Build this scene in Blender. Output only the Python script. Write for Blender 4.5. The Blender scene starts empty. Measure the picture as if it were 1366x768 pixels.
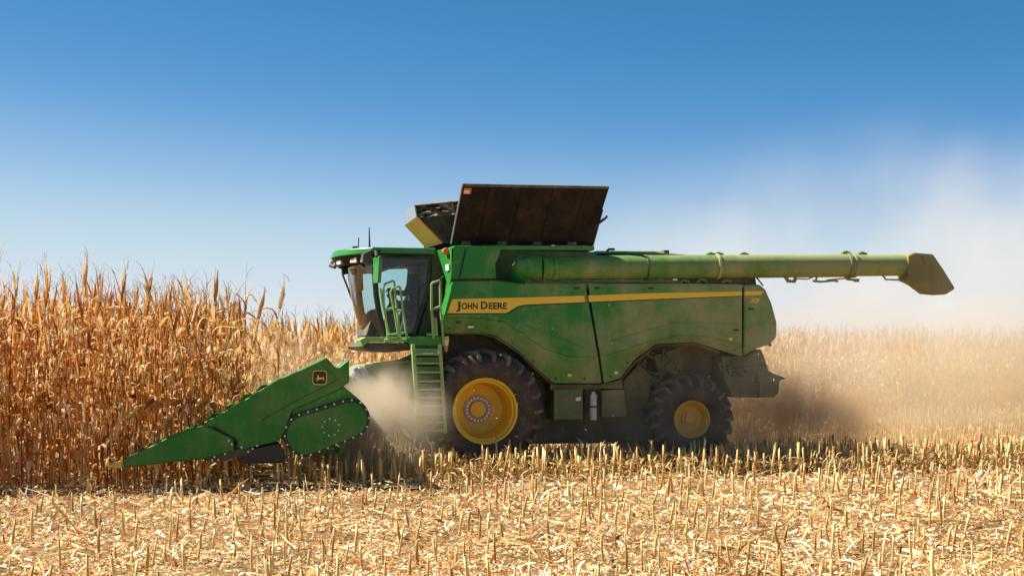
import bpy, bmesh, math, random
import numpy as np
from mathutils import Vector, Matrix

random.seed(7)
rng = np.random.default_rng(11)
R = math.radians
scene = bpy.context.scene
col = scene.collection

# ------------------------------------------------------------------ camera
CAM = Vector((0.0, -24.0, 2.1))
F_PX, CX, HY = 1896.0, 683.0, 463.0          # focal length, centre and horizon in pixels of the 1366 px photograph
cam_data = bpy.data.cameras.new("camera")
cam_data.sensor_width = 36.0
cam_data.lens = F_PX / 1366.0 * 36.0
cam_data.shift_y = (HY - 384.0) / 1366.0
cam_data.clip_end = 3000.0
cam = bpy.data.objects.new("camera", cam_data)
col.objects.link(cam)
cam.location = CAM
cam.rotation_euler = (R(90), 0, 0)
scene.camera = cam

# ------------------------------------------------------------------ sky, sun, exposure
SUN_TO = Vector((-0.92, 0.19, 1.0)).normalized()      # towards the sun
sun_elev = math.asin(SUN_TO.z)
world = bpy.data.worlds.new("World")
scene.world = world
world.use_nodes = True
wn = world.node_tree
bg = wn.nodes["Background"]
sky = wn.nodes.new("ShaderNodeTexSky")
sky.sky_type = 'NISHITA'
sky.sun_disc = False
sky.sun_elevation = sun_elev
sky.sun_rotation = math.atan2(SUN_TO.x, SUN_TO.y)
sky.altitude = 600.0
sky.air_density = 0.6
sky.dust_density = 0.0
sky.ozone_density = 4.0
# the clear dry-day sky: tone curves over the sky's own colours, the same in every direction
def sky_scale(k):
    n = wn.nodes.new("ShaderNodeVectorMath"); n.operation = 'SCALE'; n.inputs["Scale"].default_value = k
    return n
sc0, sc1 = sky_scale(0.1), sky_scale(10.0)
cv = wn.nodes.new("ShaderNodeRGBCurve")
for ci, pts in enumerate(([(0, 0), (.06, .015), (.125, .037), (.149, .059), (.19, .132), (.268, .257), (.406, .348), (1, .55)],
                          [(0, 0), (.229, .142), (.271, .171), (.337, .244), (.448, .348), (.605, .397), (1, .55)],
                          [(0, 0), (.454, .306), (.516, .342), (.60, .386), (.706, .420), (.80, .432), (1, .52)])):
    c = cv.mapping.curves[ci]
    c.points[0].location = pts[0]; c.points[1].location = pts[-1]
    for p in pts[1:-1]: c.points.new(*p)
cv.mapping.update()
wn.links.new(sky.outputs[0], sc0.inputs[0]); wn.links.new(sc0.outputs[0], cv.inputs["Color"])
wn.links.new(cv.outputs[0], sc1.inputs[0]); wn.links.new(sc1.outputs[0], bg.inputs[0])
bg.inputs[1].default_value = 0.089
sun_data = bpy.data.lights.new("sun", 'SUN')
sun_data.energy = 5.0
sun_data.angle = R(0.53)
sun_data.color = (1.0, 0.92, 0.81)
sun = bpy.data.objects.new("sun", sun_data)
col.objects.link(sun)
sun.rotation_euler = (-SUN_TO).to_track_quat('-Z', 'Y').to_euler()
scene.view_settings.view_transform = 'Standard'
scene.view_settings.look = 'None'
scene.view_settings.exposure = 1.12
scene.view_settings.gamma = 1.0
scene.view_settings.use_curve_mapping = False
scene.cycles.use_denoising = True
scene.cycles.max_bounces = 8
scene.cycles.volume_bounces = 1
scene.cycles.transparent_max_bounces = 16
scene.cycles.volume_max_steps = 128

# ------------------------------------------------------------------ machine frame
TH = R(13.0)
W0 = Vector(((648 - CX) * 24.0 / F_PX, 0.0, 0.0))
RZ = Matrix.Rotation(TH, 3, 'Z')
RZI = RZ.transposed()

def L(px, py, yl):
    """point of the machine's own frame on its plane y = yl, measured from the photograph"""
    c = RZI @ (CAM - W0)
    d = RZI @ Vector(((px - CX) / F_PX, 1.0, (HY - py) / F_PX))
    t = (yl - c.y) / d.y
    return c + d * t

def LL(pts, yl):
    return [L(p[0], p[1], p[2] if len(p) > 2 else yl) for p in pts]

def to_world(v):
    return RZ @ Vector(v) + W0

# ------------------------------------------------------------------ mesh helpers
class MB:
    def __init__(self):
        self.v, self.f, self.m = [], [], []

    def add(self, vs, fs, mi=0):
        b = len(self.v)
        self.v += [tuple(p) for p in vs]
        for q in fs:
            self.f.append(tuple(i + b for i in q))
            self.m.append(mi)
        return self

    def prism(self, pts, dy, mi=0, inset=0.0):
        n = len(pts)
        d = Vector((0, dy, 0)) if not hasattr(dy, '__len__') else Vector(dy)
        back = [Vector(p) + d for p in pts]
        fs = [tuple(range(n)), tuple(range(2 * n - 1, n - 1, -1))]
        fs += [(i, (i + 1) % n, n + (i + 1) % n, n + i) for i in range(n)]
        return self.add(list(pts) + back, fs, mi)

    def hexa(self, a, b, mi=0):
        """solid between two outlines of equal count"""
        n = len(a)
        fs = [tuple(range(n)), tuple(range(2 * n - 1, n - 1, -1))]
        fs += [(i, (i + 1) % n, n + (i + 1) % n, n + i) for i in range(n)]
        return self.add(list(a) + list(b), fs, mi)

    def box(self, x0, x1, y0, y1, z0, z1, mi=0):
        p = [(x0, y0, z0), (x1, y0, z0), (x1, y0, z1), (x0, y0, z1)]
        q = [(x0, y1, z0), (x1, y1, z0), (x1, y1, z1), (x0, y1, z1)]
        return self.hexa(p, q, mi)

    def tube(self, path, r, seg=8, mi=0, caps=True):
        path = [Vector(p) for p in path]
        n = len(path)
        rs = r if hasattr(r, '__len__') else [r] * n
        vs, fs = [], []
        up = None
        for i, p in enumerate(path):
            if i == 0: t = path[1] - p
            elif i == n - 1: t = p - path[i - 1]
            else: t = (path[i + 1] - p).normalized() + (p - path[i - 1]).normalized()
            t.normalize()
            if up is None:
                up = Vector((0, 0, 1)) if abs(t.z) < 0.9 else Vector((0, 1, 0))
            a = t.cross(up).normalized()
            up = a.cross(t).normalized()
            for k in range(seg):
                an = 2 * math.pi * k / seg
                vs.append(p + (a * math.cos(an) + up * math.sin(an)) * rs[i])
        for i in range(n - 1):
            for k in range(seg):
                k2 = (k + 1) % seg
                fs.append((i * seg + k, i * seg + k2, (i + 1) * seg + k2, (i + 1) * seg + k))
        if caps:
            fs.append(tuple(range(seg - 1, -1, -1)))
            fs.append(tuple((n - 1) * seg + k for k in range(seg)))
        return self.add(vs, fs, mi)

    def lathe(self, prof, c, seg=48, mi=0, closed=False):
        """profile of (radius, y) turned round the y axis through c"""
        vs, fs = [], []
        n = len(prof)
        for k in range(seg):
            a = 2 * math.pi * k / seg
            for r, y in prof:
                vs.append((c[0] + r * math.cos(a), c[1] + y, c[2] + r * math.sin(a)))
        for k in range(seg):
            k2 = (k + 1) % seg
            for i in range(n if closed else n - 1):
                j = (i + 1) % n
                fs.append((k * n + i, k * n + j, k2 * n + j, k2 * n + i))
        return self.add(vs, fs, mi)

    def strip(self, rows, mi=0):
        n = len(rows[0])
        vs = [p for r in rows for p in r]
        fs = []
        for j in range(len(rows) - 1):
            for i in range(n - 1):
                fs.append((j * n + i, j * n + i + 1, (j + 1) * n + i + 1, (j + 1) * n + i))
        return self.add(vs, fs, mi)

    def mesh(self, name, mats, smooth=40, doubles=True):
        bm = bmesh.new()
        vv = [bm.verts.new(p) for p in self.v]
        for q, mi in zip(self.f, self.m):
            try:
                fc = bm.faces.new([vv[i] for i in q])
                fc.material_index = mi
            except ValueError:
                pass
        if doubles:
            bmesh.ops.remove_doubles(bm, verts=bm.verts, dist=1e-5)
        bmesh.ops.recalc_face_normals(bm, faces=bm.faces)
        if smooth:
            for fc in bm.faces: fc.smooth = True
            for e in bm.edges:
                e.smooth = len(e.link_faces) == 2 and e.calc_face_angle(0.0) < R(smooth)
        me = bpy.data.meshes.new(name)
        bm.to_mesh(me)
        bm.free()
        for m in (mats if isinstance(mats, (list, tuple)) else [mats]):
            me.materials.append(m)
        return me

    def build(self, name, mats, parent=None, bevel=0.0, smooth=40, solid=0.0, seg=2):
        o = bpy.data.objects.new(name, self.mesh(name, mats, smooth))
        col.objects.link(o)
        if parent is not None: o.parent = parent
        if solid:
            s = o.modifiers.new("solid", 'SOLIDIFY'); s.thickness = solid; s.offset = 0
        if bevel:
            b = o.modifiers.new("bevel", 'BEVEL'); b.width = bevel; b.segments = seg
            b.limit_method = 'ANGLE'; b.angle_limit = R(32); b.harden_normals = True
        return o

def tag(o, label=None, cat=None, group=None, kind=None):
    if label: o['label'] = label
    if cat: o['category'] = cat
    if group: o['group'] = group
    if kind: o['kind'] = kind
    return o

# ------------------------------------------------------------------ materials
def new_mat(name):
    m = bpy.data.materials.new(name)
    m.use_nodes = True
    nt = m.node_tree
    return m, nt, nt.nodes["Principled BSDF"]

def N(nt, t, **kw):
    n = nt.nodes.new(t)
    for k, v in kw.items(): setattr(n, k, v)
    return n

def noise(nt, scale, detail=4, rough=0.6, vec=None):
    n = N(nt, "ShaderNodeTexNoise")
    n.inputs["Scale"].default_value = scale
    n.inputs["Detail"].default_value = detail
    n.inputs["Roughness"].default_value = rough
    if vec is not None: nt.links.new(vec, n.inputs["Vector"])
    return n.outputs["Fac"]

def ramp(nt, fac, stops, interp='LINEAR'):
    n = N(nt, "ShaderNodeValToRGB")
    n.color_ramp.interpolation = interp
    e = n.color_ramp.elements
    while len(e) < len(stops): e.new(0.5)
    for i, (p, c) in enumerate(stops):
        e[i].position = p
        e[i].color = c if len(c) == 4 else (*c, 1)
    nt.links.new(fac, n.inputs[0])
    return n.outputs[0]

def mathn(nt, op, a, b=None, clamp=False):
    n = N(nt, "ShaderNodeMath", operation=op, use_clamp=clamp)
    for i, x in enumerate((a, b)):
        if x is None: continue
        if isinstance(x, (int, float)): n.inputs[i].default_value = x
        else: nt.links.new(x, n.inputs[i])
    return n.outputs[0]

def mix(nt, fac, a, b):
    n = N(nt, "ShaderNodeMix", data_type='RGBA')
    for s, x in ((0, fac), (6, a), (7, b)):
        if isinstance(x, (int, float)): n.inputs[s].default_value = x
        elif isinstance(x, tuple): n.inputs[s].default_value = x if len(x) == 4 else (*x, 1)
        else: nt.links.new(x, n.inputs[s])
    return n.outputs[2]

DUST = (0.47, 0.40, 0.20)

def dusty(name, base, lo=0.0, hi=0.5, rough=0.4, metal=0.0, coat=0.0, slope=0.05, spec=0.5, scale=1.6, dust=DUST):
    """paint or plastic under a patchy coat of field dust, thicker towards the rear and on upward faces"""
    m, nt, b = new_mat(name)
    tc = N(nt, "ShaderNodeTexCoord")
    geo = N(nt, "ShaderNodeNewGeometry")
    n1 = noise(nt, scale, 6, 0.62, geo.outputs["Position"])
    n2 = noise(nt, 26.0, 3, 0.7, geo.outputs["Position"])
    sx = N(nt, "ShaderNodeSeparateXYZ"); nt.links.new(geo.outputs["Position"], sx.inputs[0])
    mpz = N(nt, "ShaderNodeMapping"); mpz.inputs["Scale"].default_value = (7.0, 7.0, 1.1)
    nt.links.new(geo.outputs["Position"], mpz.inputs[0])
    n3 = noise(nt, 1.0, 4, 0.6, mpz.outputs[0])
    n = mathn(nt, 'ADD', mathn(nt, 'SUBTRACT', mathn(nt, 'MULTIPLY', n1, 1.55), 0.28), mathn(nt, 'MULTIPLY', n2, 0.22))
    n = mathn(nt, 'ADD', n, mathn(nt, 'MULTIPLY', mathn(nt, 'SUBTRACT', n3, 0.75), 0.35))
    n = mathn(nt, 'ADD', n, mathn(nt, 'MULTIPLY', sx.outputs[0], slope))
    mr = N(nt, "ShaderNodeMapRange")
    mr.inputs[1].default_value = 0.43; mr.inputs[2].default_value = 1.0
    mr.inputs[3].default_value = lo; mr.inputs[4].default_value = hi
    nt.links.new(n, mr.inputs[0])
    fac = mr.outputs[0]
    nt.links.new(mix(nt, fac, base, dust), b.inputs["Base Color"])
    rr = mathn(nt, 'ADD', mathn(nt, 'MULTIPLY', fac, 0.5), rough, clamp=True)
    nt.links.new(rr, b.inputs["Roughness"])
    b.inputs["Metallic"].default_value = metal
    b.inputs["Coat Weight"].default_value = coat
    b.inputs["Specular IOR Level"].default_value = spec
    return m

GREEN = (0.018, 0.22, 0.020)
M_green = dusty("green paint", GREEN, 0.0, 0.66, 0.32, coat=0.0, spec=0.32, slope=0.095)
M_header = dusty("header green paint", (0.018, 0.175, 0.018), 0.0, 0.3, 0.34, coat=0.0, spec=0.25, slope=0.0)
M_bright = dusty("clean green paint", (0.03, 0.22, 0.03), 0.0, 0.22, 0.32)
M_olive = dusty("green paint thick with dust", (0.045, 0.23, 0.02), 0.02, 0.62, 0.4, slope=0.075, spec=0.35)
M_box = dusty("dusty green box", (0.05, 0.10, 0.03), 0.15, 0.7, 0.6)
M_skirt = dusty("dusty green skirt", (0.035, 0.21, 0.02), 0.10, 0.68, 0.4, slope=0.08, spec=0.28)
M_lug = dusty("dusty sunlit tyre lug", (0.03, 0.022, 0.016), 0.25, 0.85, 0.7, slope=0.0, scale=3.0, dust=(.40, .31, .20))  # lug dust kept extra pale, standing in for sun on the tread
M_rail = dusty("pale dusty green rail", (0.20, 0.44, 0.11), 0.22, 0.9, 0.5)
M_dark = dusty("dark chassis metal", (0.035, 0.033, 0.028), 0.1, 0.55, 0.6)
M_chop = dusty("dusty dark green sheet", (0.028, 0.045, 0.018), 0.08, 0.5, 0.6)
M_black = dusty("black plastic", (0.012, 0.012, 0.013), 0.0, 0.25, 0.45)
M_ext = dusty("black extension panel", (0.007, 0.006, 0.006), 0.0, 0.2, 0.5, slope=0.02, spec=0.2, scale=3.2, dust=(.26, .15, .09))
M_tan = dusty("tan dusty panel", (0.80, 0.29, 0.085), 0.05, 0.3, 0.6, spec=0.2, dust=(.55, .36, .16))
M_spout = dusty("khaki rubber spout", (0.16, 0.155, 0.05), 0.2, 0.6, 0.7, slope=0.02)
M_grey = dusty("grey steel", (0.32, 0.35, 0.38), 0.0, 0.35, 0.4, metal=0.5)
M_silver = dusty("bare bolt steel", (0.62, 0.63, 0.62), 0.0, 0.2, 0.4, metal=0.6, slope=0)
M_rubber = dusty("tyre rubber", (0.024, 0.018, 0.013), 0.05, 0.6, 0.6, slope=0.01, scale=4.0, dust=(.26, .18, .10))
M_yellow = dusty("yellow rim paint", (0.84, 0.52, 0.025), 0.0, 0.42, 0.38, slope=0.015, dust=(.42, .30, .14))
M_stripe = dusty("yellow decal", (0.95, 0.61, 0.02), 0.0, 0.08, 0.35, slope=0.01)
M_tip = dusty("yellow tip", (0.85, 0.50, 0.05), 0.0, 0.15, 0.4, slope=0.0)
M_letter = dusty("black lettering", (0.01, 0.01, 0.01), 0.0, 0.05, 0.5, slope=0)
M_orange = dusty("orange reflector", (0.75, 0.16, 0.03), 0.0, 0.1, 0.3, slope=0)
M_white = dusty("white sticker", (0.75, 0.75, 0.70), 0.0, 0.2, 0.4, slope=0)
M_lampglass = dusty("lamp lens", (0.85, 0.78, 0.62), 0.0, 0.2, 0.15, slope=0)
M_dusthose = dusty("dust coated hose", (0.10, 0.13, 0.05), 0.3, 0.8, 0.7)
M_feeder = dusty("dust coated feeder sheet", (0.09, 0.15, 0.05), 0.35, 0.85, 0.6)
M_seat = dusty("dark seat fabric", (0.03, 0.032, 0.036), 0.0, 0.12, 0.8, slope=0)
M_navy = dusty("navy work clothes", (0.012, 0.018, 0.035), 0.0, 0.08, 0.85, slope=0)
M_skin = dusty("skin", (0.50, 0.27, 0.19), 0.0, 0.05, 0.55, slope=0)

def glass_mat():
    m, nt, b = new_mat("tinted cab glass")
    nt.nodes.remove(b)
    out = nt.nodes["Material Output"]
    tr = N(nt, "ShaderNodeBsdfTransparent"); tr.inputs[0].default_value = (0.74, 0.90, 0.89, 1)
    gl = N(nt, "ShaderNodeBsdfGlossy"); gl.inputs["Roughness"].default_value = 0.03
    df = N(nt, "ShaderNodeBsdfDiffuse"); df.inputs[0].default_value = (0.34, 0.28, 0.17, 1)
    geo = N(nt, "ShaderNodeNewGeometry")
    nz = noise(nt, 3.0, 5, 0.65, geo.outputs["Position"])
    fr = N(nt, "ShaderNodeFresnel"); fr.inputs[0].default_value = 1.5
    s1 = N(nt, "ShaderNodeMixShader"); nt.links.new(fr.outputs[0], s1.inputs[0])
    nt.links.new(tr.outputs[0], s1.inputs[1]); nt.links.new(gl.outputs[0], s1.inputs[2])
    s2 = N(nt, "ShaderNodeMixShader")
    nt.links.new(mathn(nt, 'MULTIPLY', nz, 0.08), s2.inputs[0])
    nt.links.new(s1.outputs[0], s2.inputs[1]); nt.links.new(df.outputs[0], s2.inputs[2])
    nt.links.new(s2.outputs[0], out.inputs[0])
    return m
M_glass = glass_mat()

def plant_mat(name, stops, trans=0.35, rough=0.65):
    m, nt, b = new_mat(name)
    nt.nodes.remove(b)
    out = nt.nodes["Material Output"]
    geo = N(nt, "ShaderNodeNewGeometry")
    oi = N(nt, "ShaderNodeObjectInfo")
    tc = N(nt, "ShaderNodeTexCoord")
    r = mathn(nt, 'FRACT', mathn(nt, 'ADD', geo.outputs["Random Per Island"], oi.outputs["Random"]))
    nz = noise(nt, 14.0, 4, 0.7, geo.outputs["Position"])
    r = mathn(nt, 'ADD', r, mathn(nt, 'MULTIPLY', mathn(nt, 'SUBTRACT', nz, 0.5), 0.7), clamp=True)
    c = ramp(nt, r, stops)
    d = N(nt, "ShaderNodeBsdfPrincipled")
    d.inputs["Roughness"].default_value = rough
    d.inputs["Specular IOR Level"].default_value = 0.35
    nt.links.new(c, d.inputs["Base Color"])
    t = N(nt, "ShaderNodeBsdfTranslucent"); nt.links.new(c, t.inputs[0])
    s = N(nt, "ShaderNodeMixShader"); s.inputs[0].default_value = trans
    nt.links.new(d.outputs[0], s.inputs[1]); nt.links.new(t.outputs[0], s.inputs[2])
    nt.links.new(s.outputs[0], out.inputs[0])
    return m
M_corn = plant_mat("dry corn leaves", [(0, (.22, .065, .014)), (.2, (.52, .185, .035)), (.48, (.70, .35, .085)), (.78, (.80, .53, .20)), (1, (.88, .74, .48))])
M_farcorn = plant_mat("far corn with haze", [(0, (.50, .25, .06)), (.4, (.72, .42, .12)), (.75, (.80, .55, .21)), (1, (.84, .68, .38))])  # paler copy of the corn colours, airborne dust haze put in
M_tassel = plant_mat("dry tassel", [(0, (.36, .20, .08)), (1, (.72, .52, .28))], 0.3)
M_stub = plant_mat("cut stalk", [(0, (.42, .23, .06)), (.5, (.66, .44, .15)), (1, (.80, .63, .30))], 0.1)
M_litter = plant_mat("husk litter", [(0, (.20, .065, .018)), (.18, (.55, .23, .06)), (.4, (.84, .55, .20)), (.7, (.92, .74, .40)), (1, (.94, .86, .68))], 0.2)

def ground_mat():
    m, nt, b = new_mat("straw covered soil")
    geo = N(nt, "ShaderNodeNewGeometry")
    a = noise(nt, 0.6, 5, 0.6, geo.outputs["Position"])
    c = noise(nt, 22.0, 6, 0.75, geo.outputs["Position"])
    f = mathn(nt, 'ADD', mathn(nt, 'MULTIPLY', a, 0.35), mathn(nt, 'MULTIPLY', c, 0.65))
    nt.links.new(ramp(nt, f, [(.32, (.07, .04, .02)), (.46, (.20, .115, .05)), (.58, (.46, .29, .12)), (.75, (.66, .47, .24))]), b.inputs["Base Color"])
    b.inputs["Roughness"].default_value = 0.9
    b.inputs["Specular IOR Level"].default_value = 0.15
    bp = N(nt, "ShaderNodeBump"); bp.inputs["Strength"].default_value = 0.9; bp.inputs["Distance"].default_value = 0.05
    nt.links.new(c, bp.inputs["Height"]); nt.links.new(bp.outputs[0], b.inputs["Normal"])
    return m

# ------------------------------------------------------------------ the setting: ground
g = MB()
g.add([(-900, -80, 0), (900, -80, 0), (900, 1500, 0), (-900, 1500, 0)], [(0, 1, 2, 3)])
go = g.build("ground", ground_mat(), smooth=0)
tag(go, "pale straw covered field soil under the stubble", "ground", kind="structure")
DUST_ON = True
# ------------------------------------------------------------------ combine harvester
comb = bpy.data.objects.new("combine_harvester", None)
col.objects.link(comb)
comb.location = W0
comb.rotation_euler = (0, 0, TH)
tag(comb, "green combine harvester with yellow wheels cutting corn, black tank flaps raised", "combine harvester")

YS = 0.25        # plane of the near side shields
# ---- side shields (three, with seams), each with a folded lower skirt
def shield(name, top, crease, skirt, mat, label=None):
    up = LL(top, YS); cr = LL(crease, YS)
    mb = MB()
    mb.prism(up + cr[::-1], 0.05)
    lo = LL(skirt, YS + 0.10)
    # the folded skirt under the crease, leaning inwards
    cr2 = [p + Vector((0, 0.004, 0)) for p in cr]
    for i in range(len(cr) - 1):
        a, b2, c, d = cr2[i], cr2[i + 1], lo[i + 1], lo[i]
        mb.hexa([a, b2, c, d], [p + Vector((0, 0.05, 0)) for p in (a, b2, c, d)], 1)
    o = mb.build(name, [mat, M_skirt], comb, bevel=0.012, smooth=35)
    if label: tag(o, label)
    return o

sh1 = shield("side_shield",
    [(604, 375), (660, 374.5), (690, 377), (720, 378), (781, 378)],
    [(591, 424), (640, 424), (672, 429), (700, 447), (728, 466), (762, 476), (798, 476)],
    [(592, 445), (640, 444), (660, 447), (692, 468), (716, 492), (738, 511), (803, 511)], M_green, "front green side shield with the yellow lettered stripe")
sh2 = shield("side_shield",
    [(784.5, 378), (860, 378), (930, 378), (990, 379)],
    [(801, 475.5), (832, 467), (866, 455), (905, 446), (950, 449), (990, 460)],
    [(806, 511), (828, 504), (846, 480), (874, 459), (925, 456), (990, 476)], M_green, "rear green side shield behind the dark seam")
# rear hood: full width box with a curved back
hood_px = [(993, 379), (1014, 379), (1022, 386), (1030, 404), (1037, 430), (1036.5, 449), (1029, 459), (1012, 464), (993, 474)]
hood_a = LL(hood_px, YS)
hood = MB().hexa(hood_a, [Vector((q.x, 3.75, q.z)) for q in hood_a]).build("rear_hood", M_green, comb, bevel=0.05, smooth=35, seg=3)
# small latch under hood
MB().tube([L(1024, 456, .5), L(1028, 461, .5)], .03).build("hood_latch", M_black, hood)

# ---- stripes, lettering
yo = YS - 0.004
MB().prism(LL([(603.5, 399), (640, 398), (693, 396.8), (779.5, 394.2), (780.7, 402.8), (700, 406.2), (690, 408.5), (676, 417.3), (597, 417.5)], yo), 0.006).build("stripe", M_stripe, sh1, smooth=0)
MB().prism(LL([(597, 417.7), (676, 417.5), (690, 408.7), (700, 406.4), (780.7, 403), (781, 404.2), (701, 407.9), (691, 410.2), (678, 419), (597, 419)], yo + .001), 0.006).build("stripe_edge", M_letter, sh1, smooth=0)
MB().prism(LL([(784.6, 394), (860, 391.2), (990, 388.6), (990, 394.3), (860, 399.3), (785.8, 402.6)], yo), 0.006).build("stripe", M_stripe, sh2, smooth=0)
MB().prism(LL([(785.8, 402.8), (860, 399.5), (990, 394.5), (990, 395.2), (860, 400.6), (786, 404)], yo + .001), 0.006).build("stripe_edge", M_letter, sh2, smooth=0)
MB().prism(LL([(993.3, 388.5), (1019, 388), (1015, 393.2), (993.3, 394.2)], yo), 0.006).build("stripe", M_stripe, hood, smooth=0)

def text_mesh(name, runs, mat, parent, shear=0.0, off=0.03):
    """runs of (string, x, z of baseline, height, width factor) on the plane y"""
    vs, fs = [], []
    for s, xa_, xb_, yb_, h in runs:
        p = L(xa_, yb_, yt); wide = L(xb_, yb_, yt).x - p.x
        cu = bpy.data.curves.new("lettering", 'FONT')
        cu.body = s; cu.size = 1.0; cu.offset = off; cu.extrude = 0.0; cu.shear = shear
        cu.resolution_u = 6
        t = bpy.data.objects.new("lettering", cu)
        col.objects.link(t)
        bpy.context.view_layer.update()
        me = bpy.data.meshes.new_from_object(t.evaluated_get(bpy.context.evaluated_depsgraph_get()))
        bpy.data.objects.remove(t)
        co = [v.co.copy() for v in me.vertices]
        if not co: continue
        x0 = min(c.x for c in co); x1 = max(c.x for c in co); b = len(vs)
        sc = h / max(c.y for c in co)
        for c in co: vs.append((p.x + (c.x - x0) / (x1 - x0) * wide, p.y, p.z + c.y * sc))
        fs += [tuple(i + b for i in q.vertices) for q in me.polygons]
        bpy.data.meshes.remove(me)
    mb = MB(); mb.add(vs, fs)
    o = mb.build(name, mat, parent, smooth=0)
    return o
yt = YS - 0.0075
def hgt(px, y0, y1, yl): return (L(px, y0, yl) - L(px, y1, yl)).length
H1, H2 = hgt(640, 402, 412, yt), hgt(640, 403.6, 412, yt)
text_mesh("lettering", [("J", 608.5, 614.2, 412, H1), ("OHN", 615.8, 637.2, 412, H2), ("D", 641.5, 650.4, 411.8, H1), ("EERE", 652, 676.5, 411.8, H2)], M_letter, sh1)
text_mesh("lettering", [("X9", 999.5, 1013, 404, hgt(1005, 397.5, 404, yt))], M_stripe, hood, shear=0.25)
text_mesh("lettering", [("1100", 998.5, 1010, 446, hgt(1005, 443, 446, yt))], M_orange, hood, shear=0.2)


# latches, warning decals, hinge caps and pressed lines on the shields
def decal(px, py, w, h, mat, parent, yl=YS - .004, name="sticker"):
    p = L(px, py, yl)
    MB().box(p.x - w / 2, p.x + w / 2, yl, yl + .006, p.z - h / 2, p.z + h / 2).build(name, mat, parent, smooth=0)
for px, py, par in ((770, 384, sh1), (612, 430, sh1), (796, 384, sh2), (982, 440, sh2), (1002, 412, hood), (868, 384, sh2)):
    p = L(px, py, YS)
    MB().box(p.x - .05, p.x + .05, YS - .012, YS + .01, p.z - .018, p.z + .018).build("latch", M_black, par, bevel=.006)
decal(760, 500, .07, .05, M_stripe, sh1); decal(822, 497, .06, .05, M_white, sh2); decal(628, 436, .10, .035, M_white, sh1); decal(975, 452, .07, .05, M_stripe, sh2)
for px, py, par in ((600, 438, sh1), (650, 437.5, sh1), (684, 458, sh1), (712, 482, sh1), (742, 504, sh1), (780, 505, sh1), (815, 502, sh2), (838, 484, sh2), (868, 458, sh2), (905, 451.5, sh2), (945, 457, sh2), (980, 467, sh2)):
    MB().lathe([(0, -.012), (.012, -.012), (.016, -.004), (.016, .03)], L(px, py, YS + .05), 8).build("fastener", M_dark, par)
for a_, b_, par in (((700, 433), (776, 462), sh1), ((812, 455), (900, 430), sh2), ((900, 430), (984, 432), sh2)):
    MB().tube([L(*a_, YS), L(*b_, YS)], .009, 6).build("pressed_line", M_green, par)
MB().tube([L(604, 424.5, YS - .002), L(640, 424.5, YS - .002), L(672, 429.5, YS - .002)], .008, 6).build("pressed_line", M_green, sh1)

# ---- core bodies behind the shields
core = LL([(598, 333), (668, 333), (796, 336), (868, 336), (935, 341), (942, 376), (600, 376)], 1.0)
MB().prism(core, 2.6).build("grain_tank", M_dark, comb, bevel=.02)
deck = LL([(602, 375.5), (1008, 380), (1008, 384), (602, 384)], YS + .06)
MB().prism(deck, 3.3).build("deck_plate", M_olive, comb)
lower = LL([(597, 386), (1000, 386), (995, 476), (960, 482), (938, 512), (905, 560), (905, 590), (700, 592), (690, 575), (655, 560), (600, 500)], 1.05)
MB().prism(lower, 1.9).build("chassis", M_dark, comb, bevel=.02)  # belly carried lower to fill the shaded gap below with dark
# skirt rail below the shields and rear arch liner
MB().prism(LL([(734, 512), (803, 512), (830, 506), (832, 518), (734, 520)], .45), .5).build("sill", M_dark, comb, bevel=.01)
arch = LL([(828, 507), (848, 482), (876, 461), (925, 458), (960, 470)], .36)
arch2 = [Vector((p.x, 1.2, p.z)) for p in arch]
MB().strip([arch, arch2]).build("wheel_arch", M_dark, comb, solid=.02)
farch = LL([(592, 446), (640, 445), (660, 449), (692, 470), (716, 494), (736, 512)], .36)
MB().strip([farch, [Vector((p.x, 1.2, p.z)) for p in farch]]).build("wheel_arch", M_dark, comb, solid=.02)
# far side shields so that the machine is closed from the other side
MB().prism([Vector((q.x, 3.7, q.z)) for q in LL([(600, 376), (990, 379), (990, 476), (925, 456), (874, 459), (846, 480), (806, 511), (738, 511), (692, 468), (660, 447), (592, 445)], YS)], .05).build("side_shield", M_green, comb, bevel=.012)

# ---- grain tank side panel and the recess of the unloading tube
tp = MB().prism(LL([(605, 327.5), (668, 327), (667, 338), (661, 352), (662, 372), (601, 373)], YS + .03), .7)
tpo = tp.build("tank_panel", M_green, comb, bevel=.015)
MB().tube([L(622, 329, YS + .02), L(613, 371, YS + .02)], .012, 6).tube([L(601, 373.8, YS + .01), L(664, 373.6, YS + .01), L(700, 378, YS + .01)], .022, 6).build("gasket", M_black, tpo)
MB().prism(LL([(667, 327), (793, 328), (793, 333.5), (667, 332.8)], YS + .1), .25).build("tank_rail", M_bright, comb, bevel=.01)
# bright corner post between cab and tank
cpa = LL([(583, 334, .80), (603, 329, .28), (602, 373, .28), (589, 419, .70), (593, 392, .64), (596, 376, .56)], .3)
cp = MB().hexa(cpa, [p + Vector((.05, .30, 0)) for p in cpa])
cpo = cp.build("corner_post", M_bright, comb, bevel=.012)
MB().lathe([(0, -.03), (.05, -.03), (.06, 0), (.06, .05)], L(595, 335, .44), 16).build("marker_lamp", M_orange, cpo)
MB().prism(LL([(594.5, 353, .46), (598, 352, .36), (599, 360, .34), (595, 361, .44)], YS - .01), .03).build("sticker", M_white, cpo)
# lower front edge of the corner post, catching the light
MB().prism(LL([(600, 376, .40), (604.5, 376, .20), (593, 420, .20), (586.5, 420, .42)], YS - .03), .07).build("corner_post", M_bright, comb, bevel=.01)

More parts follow.
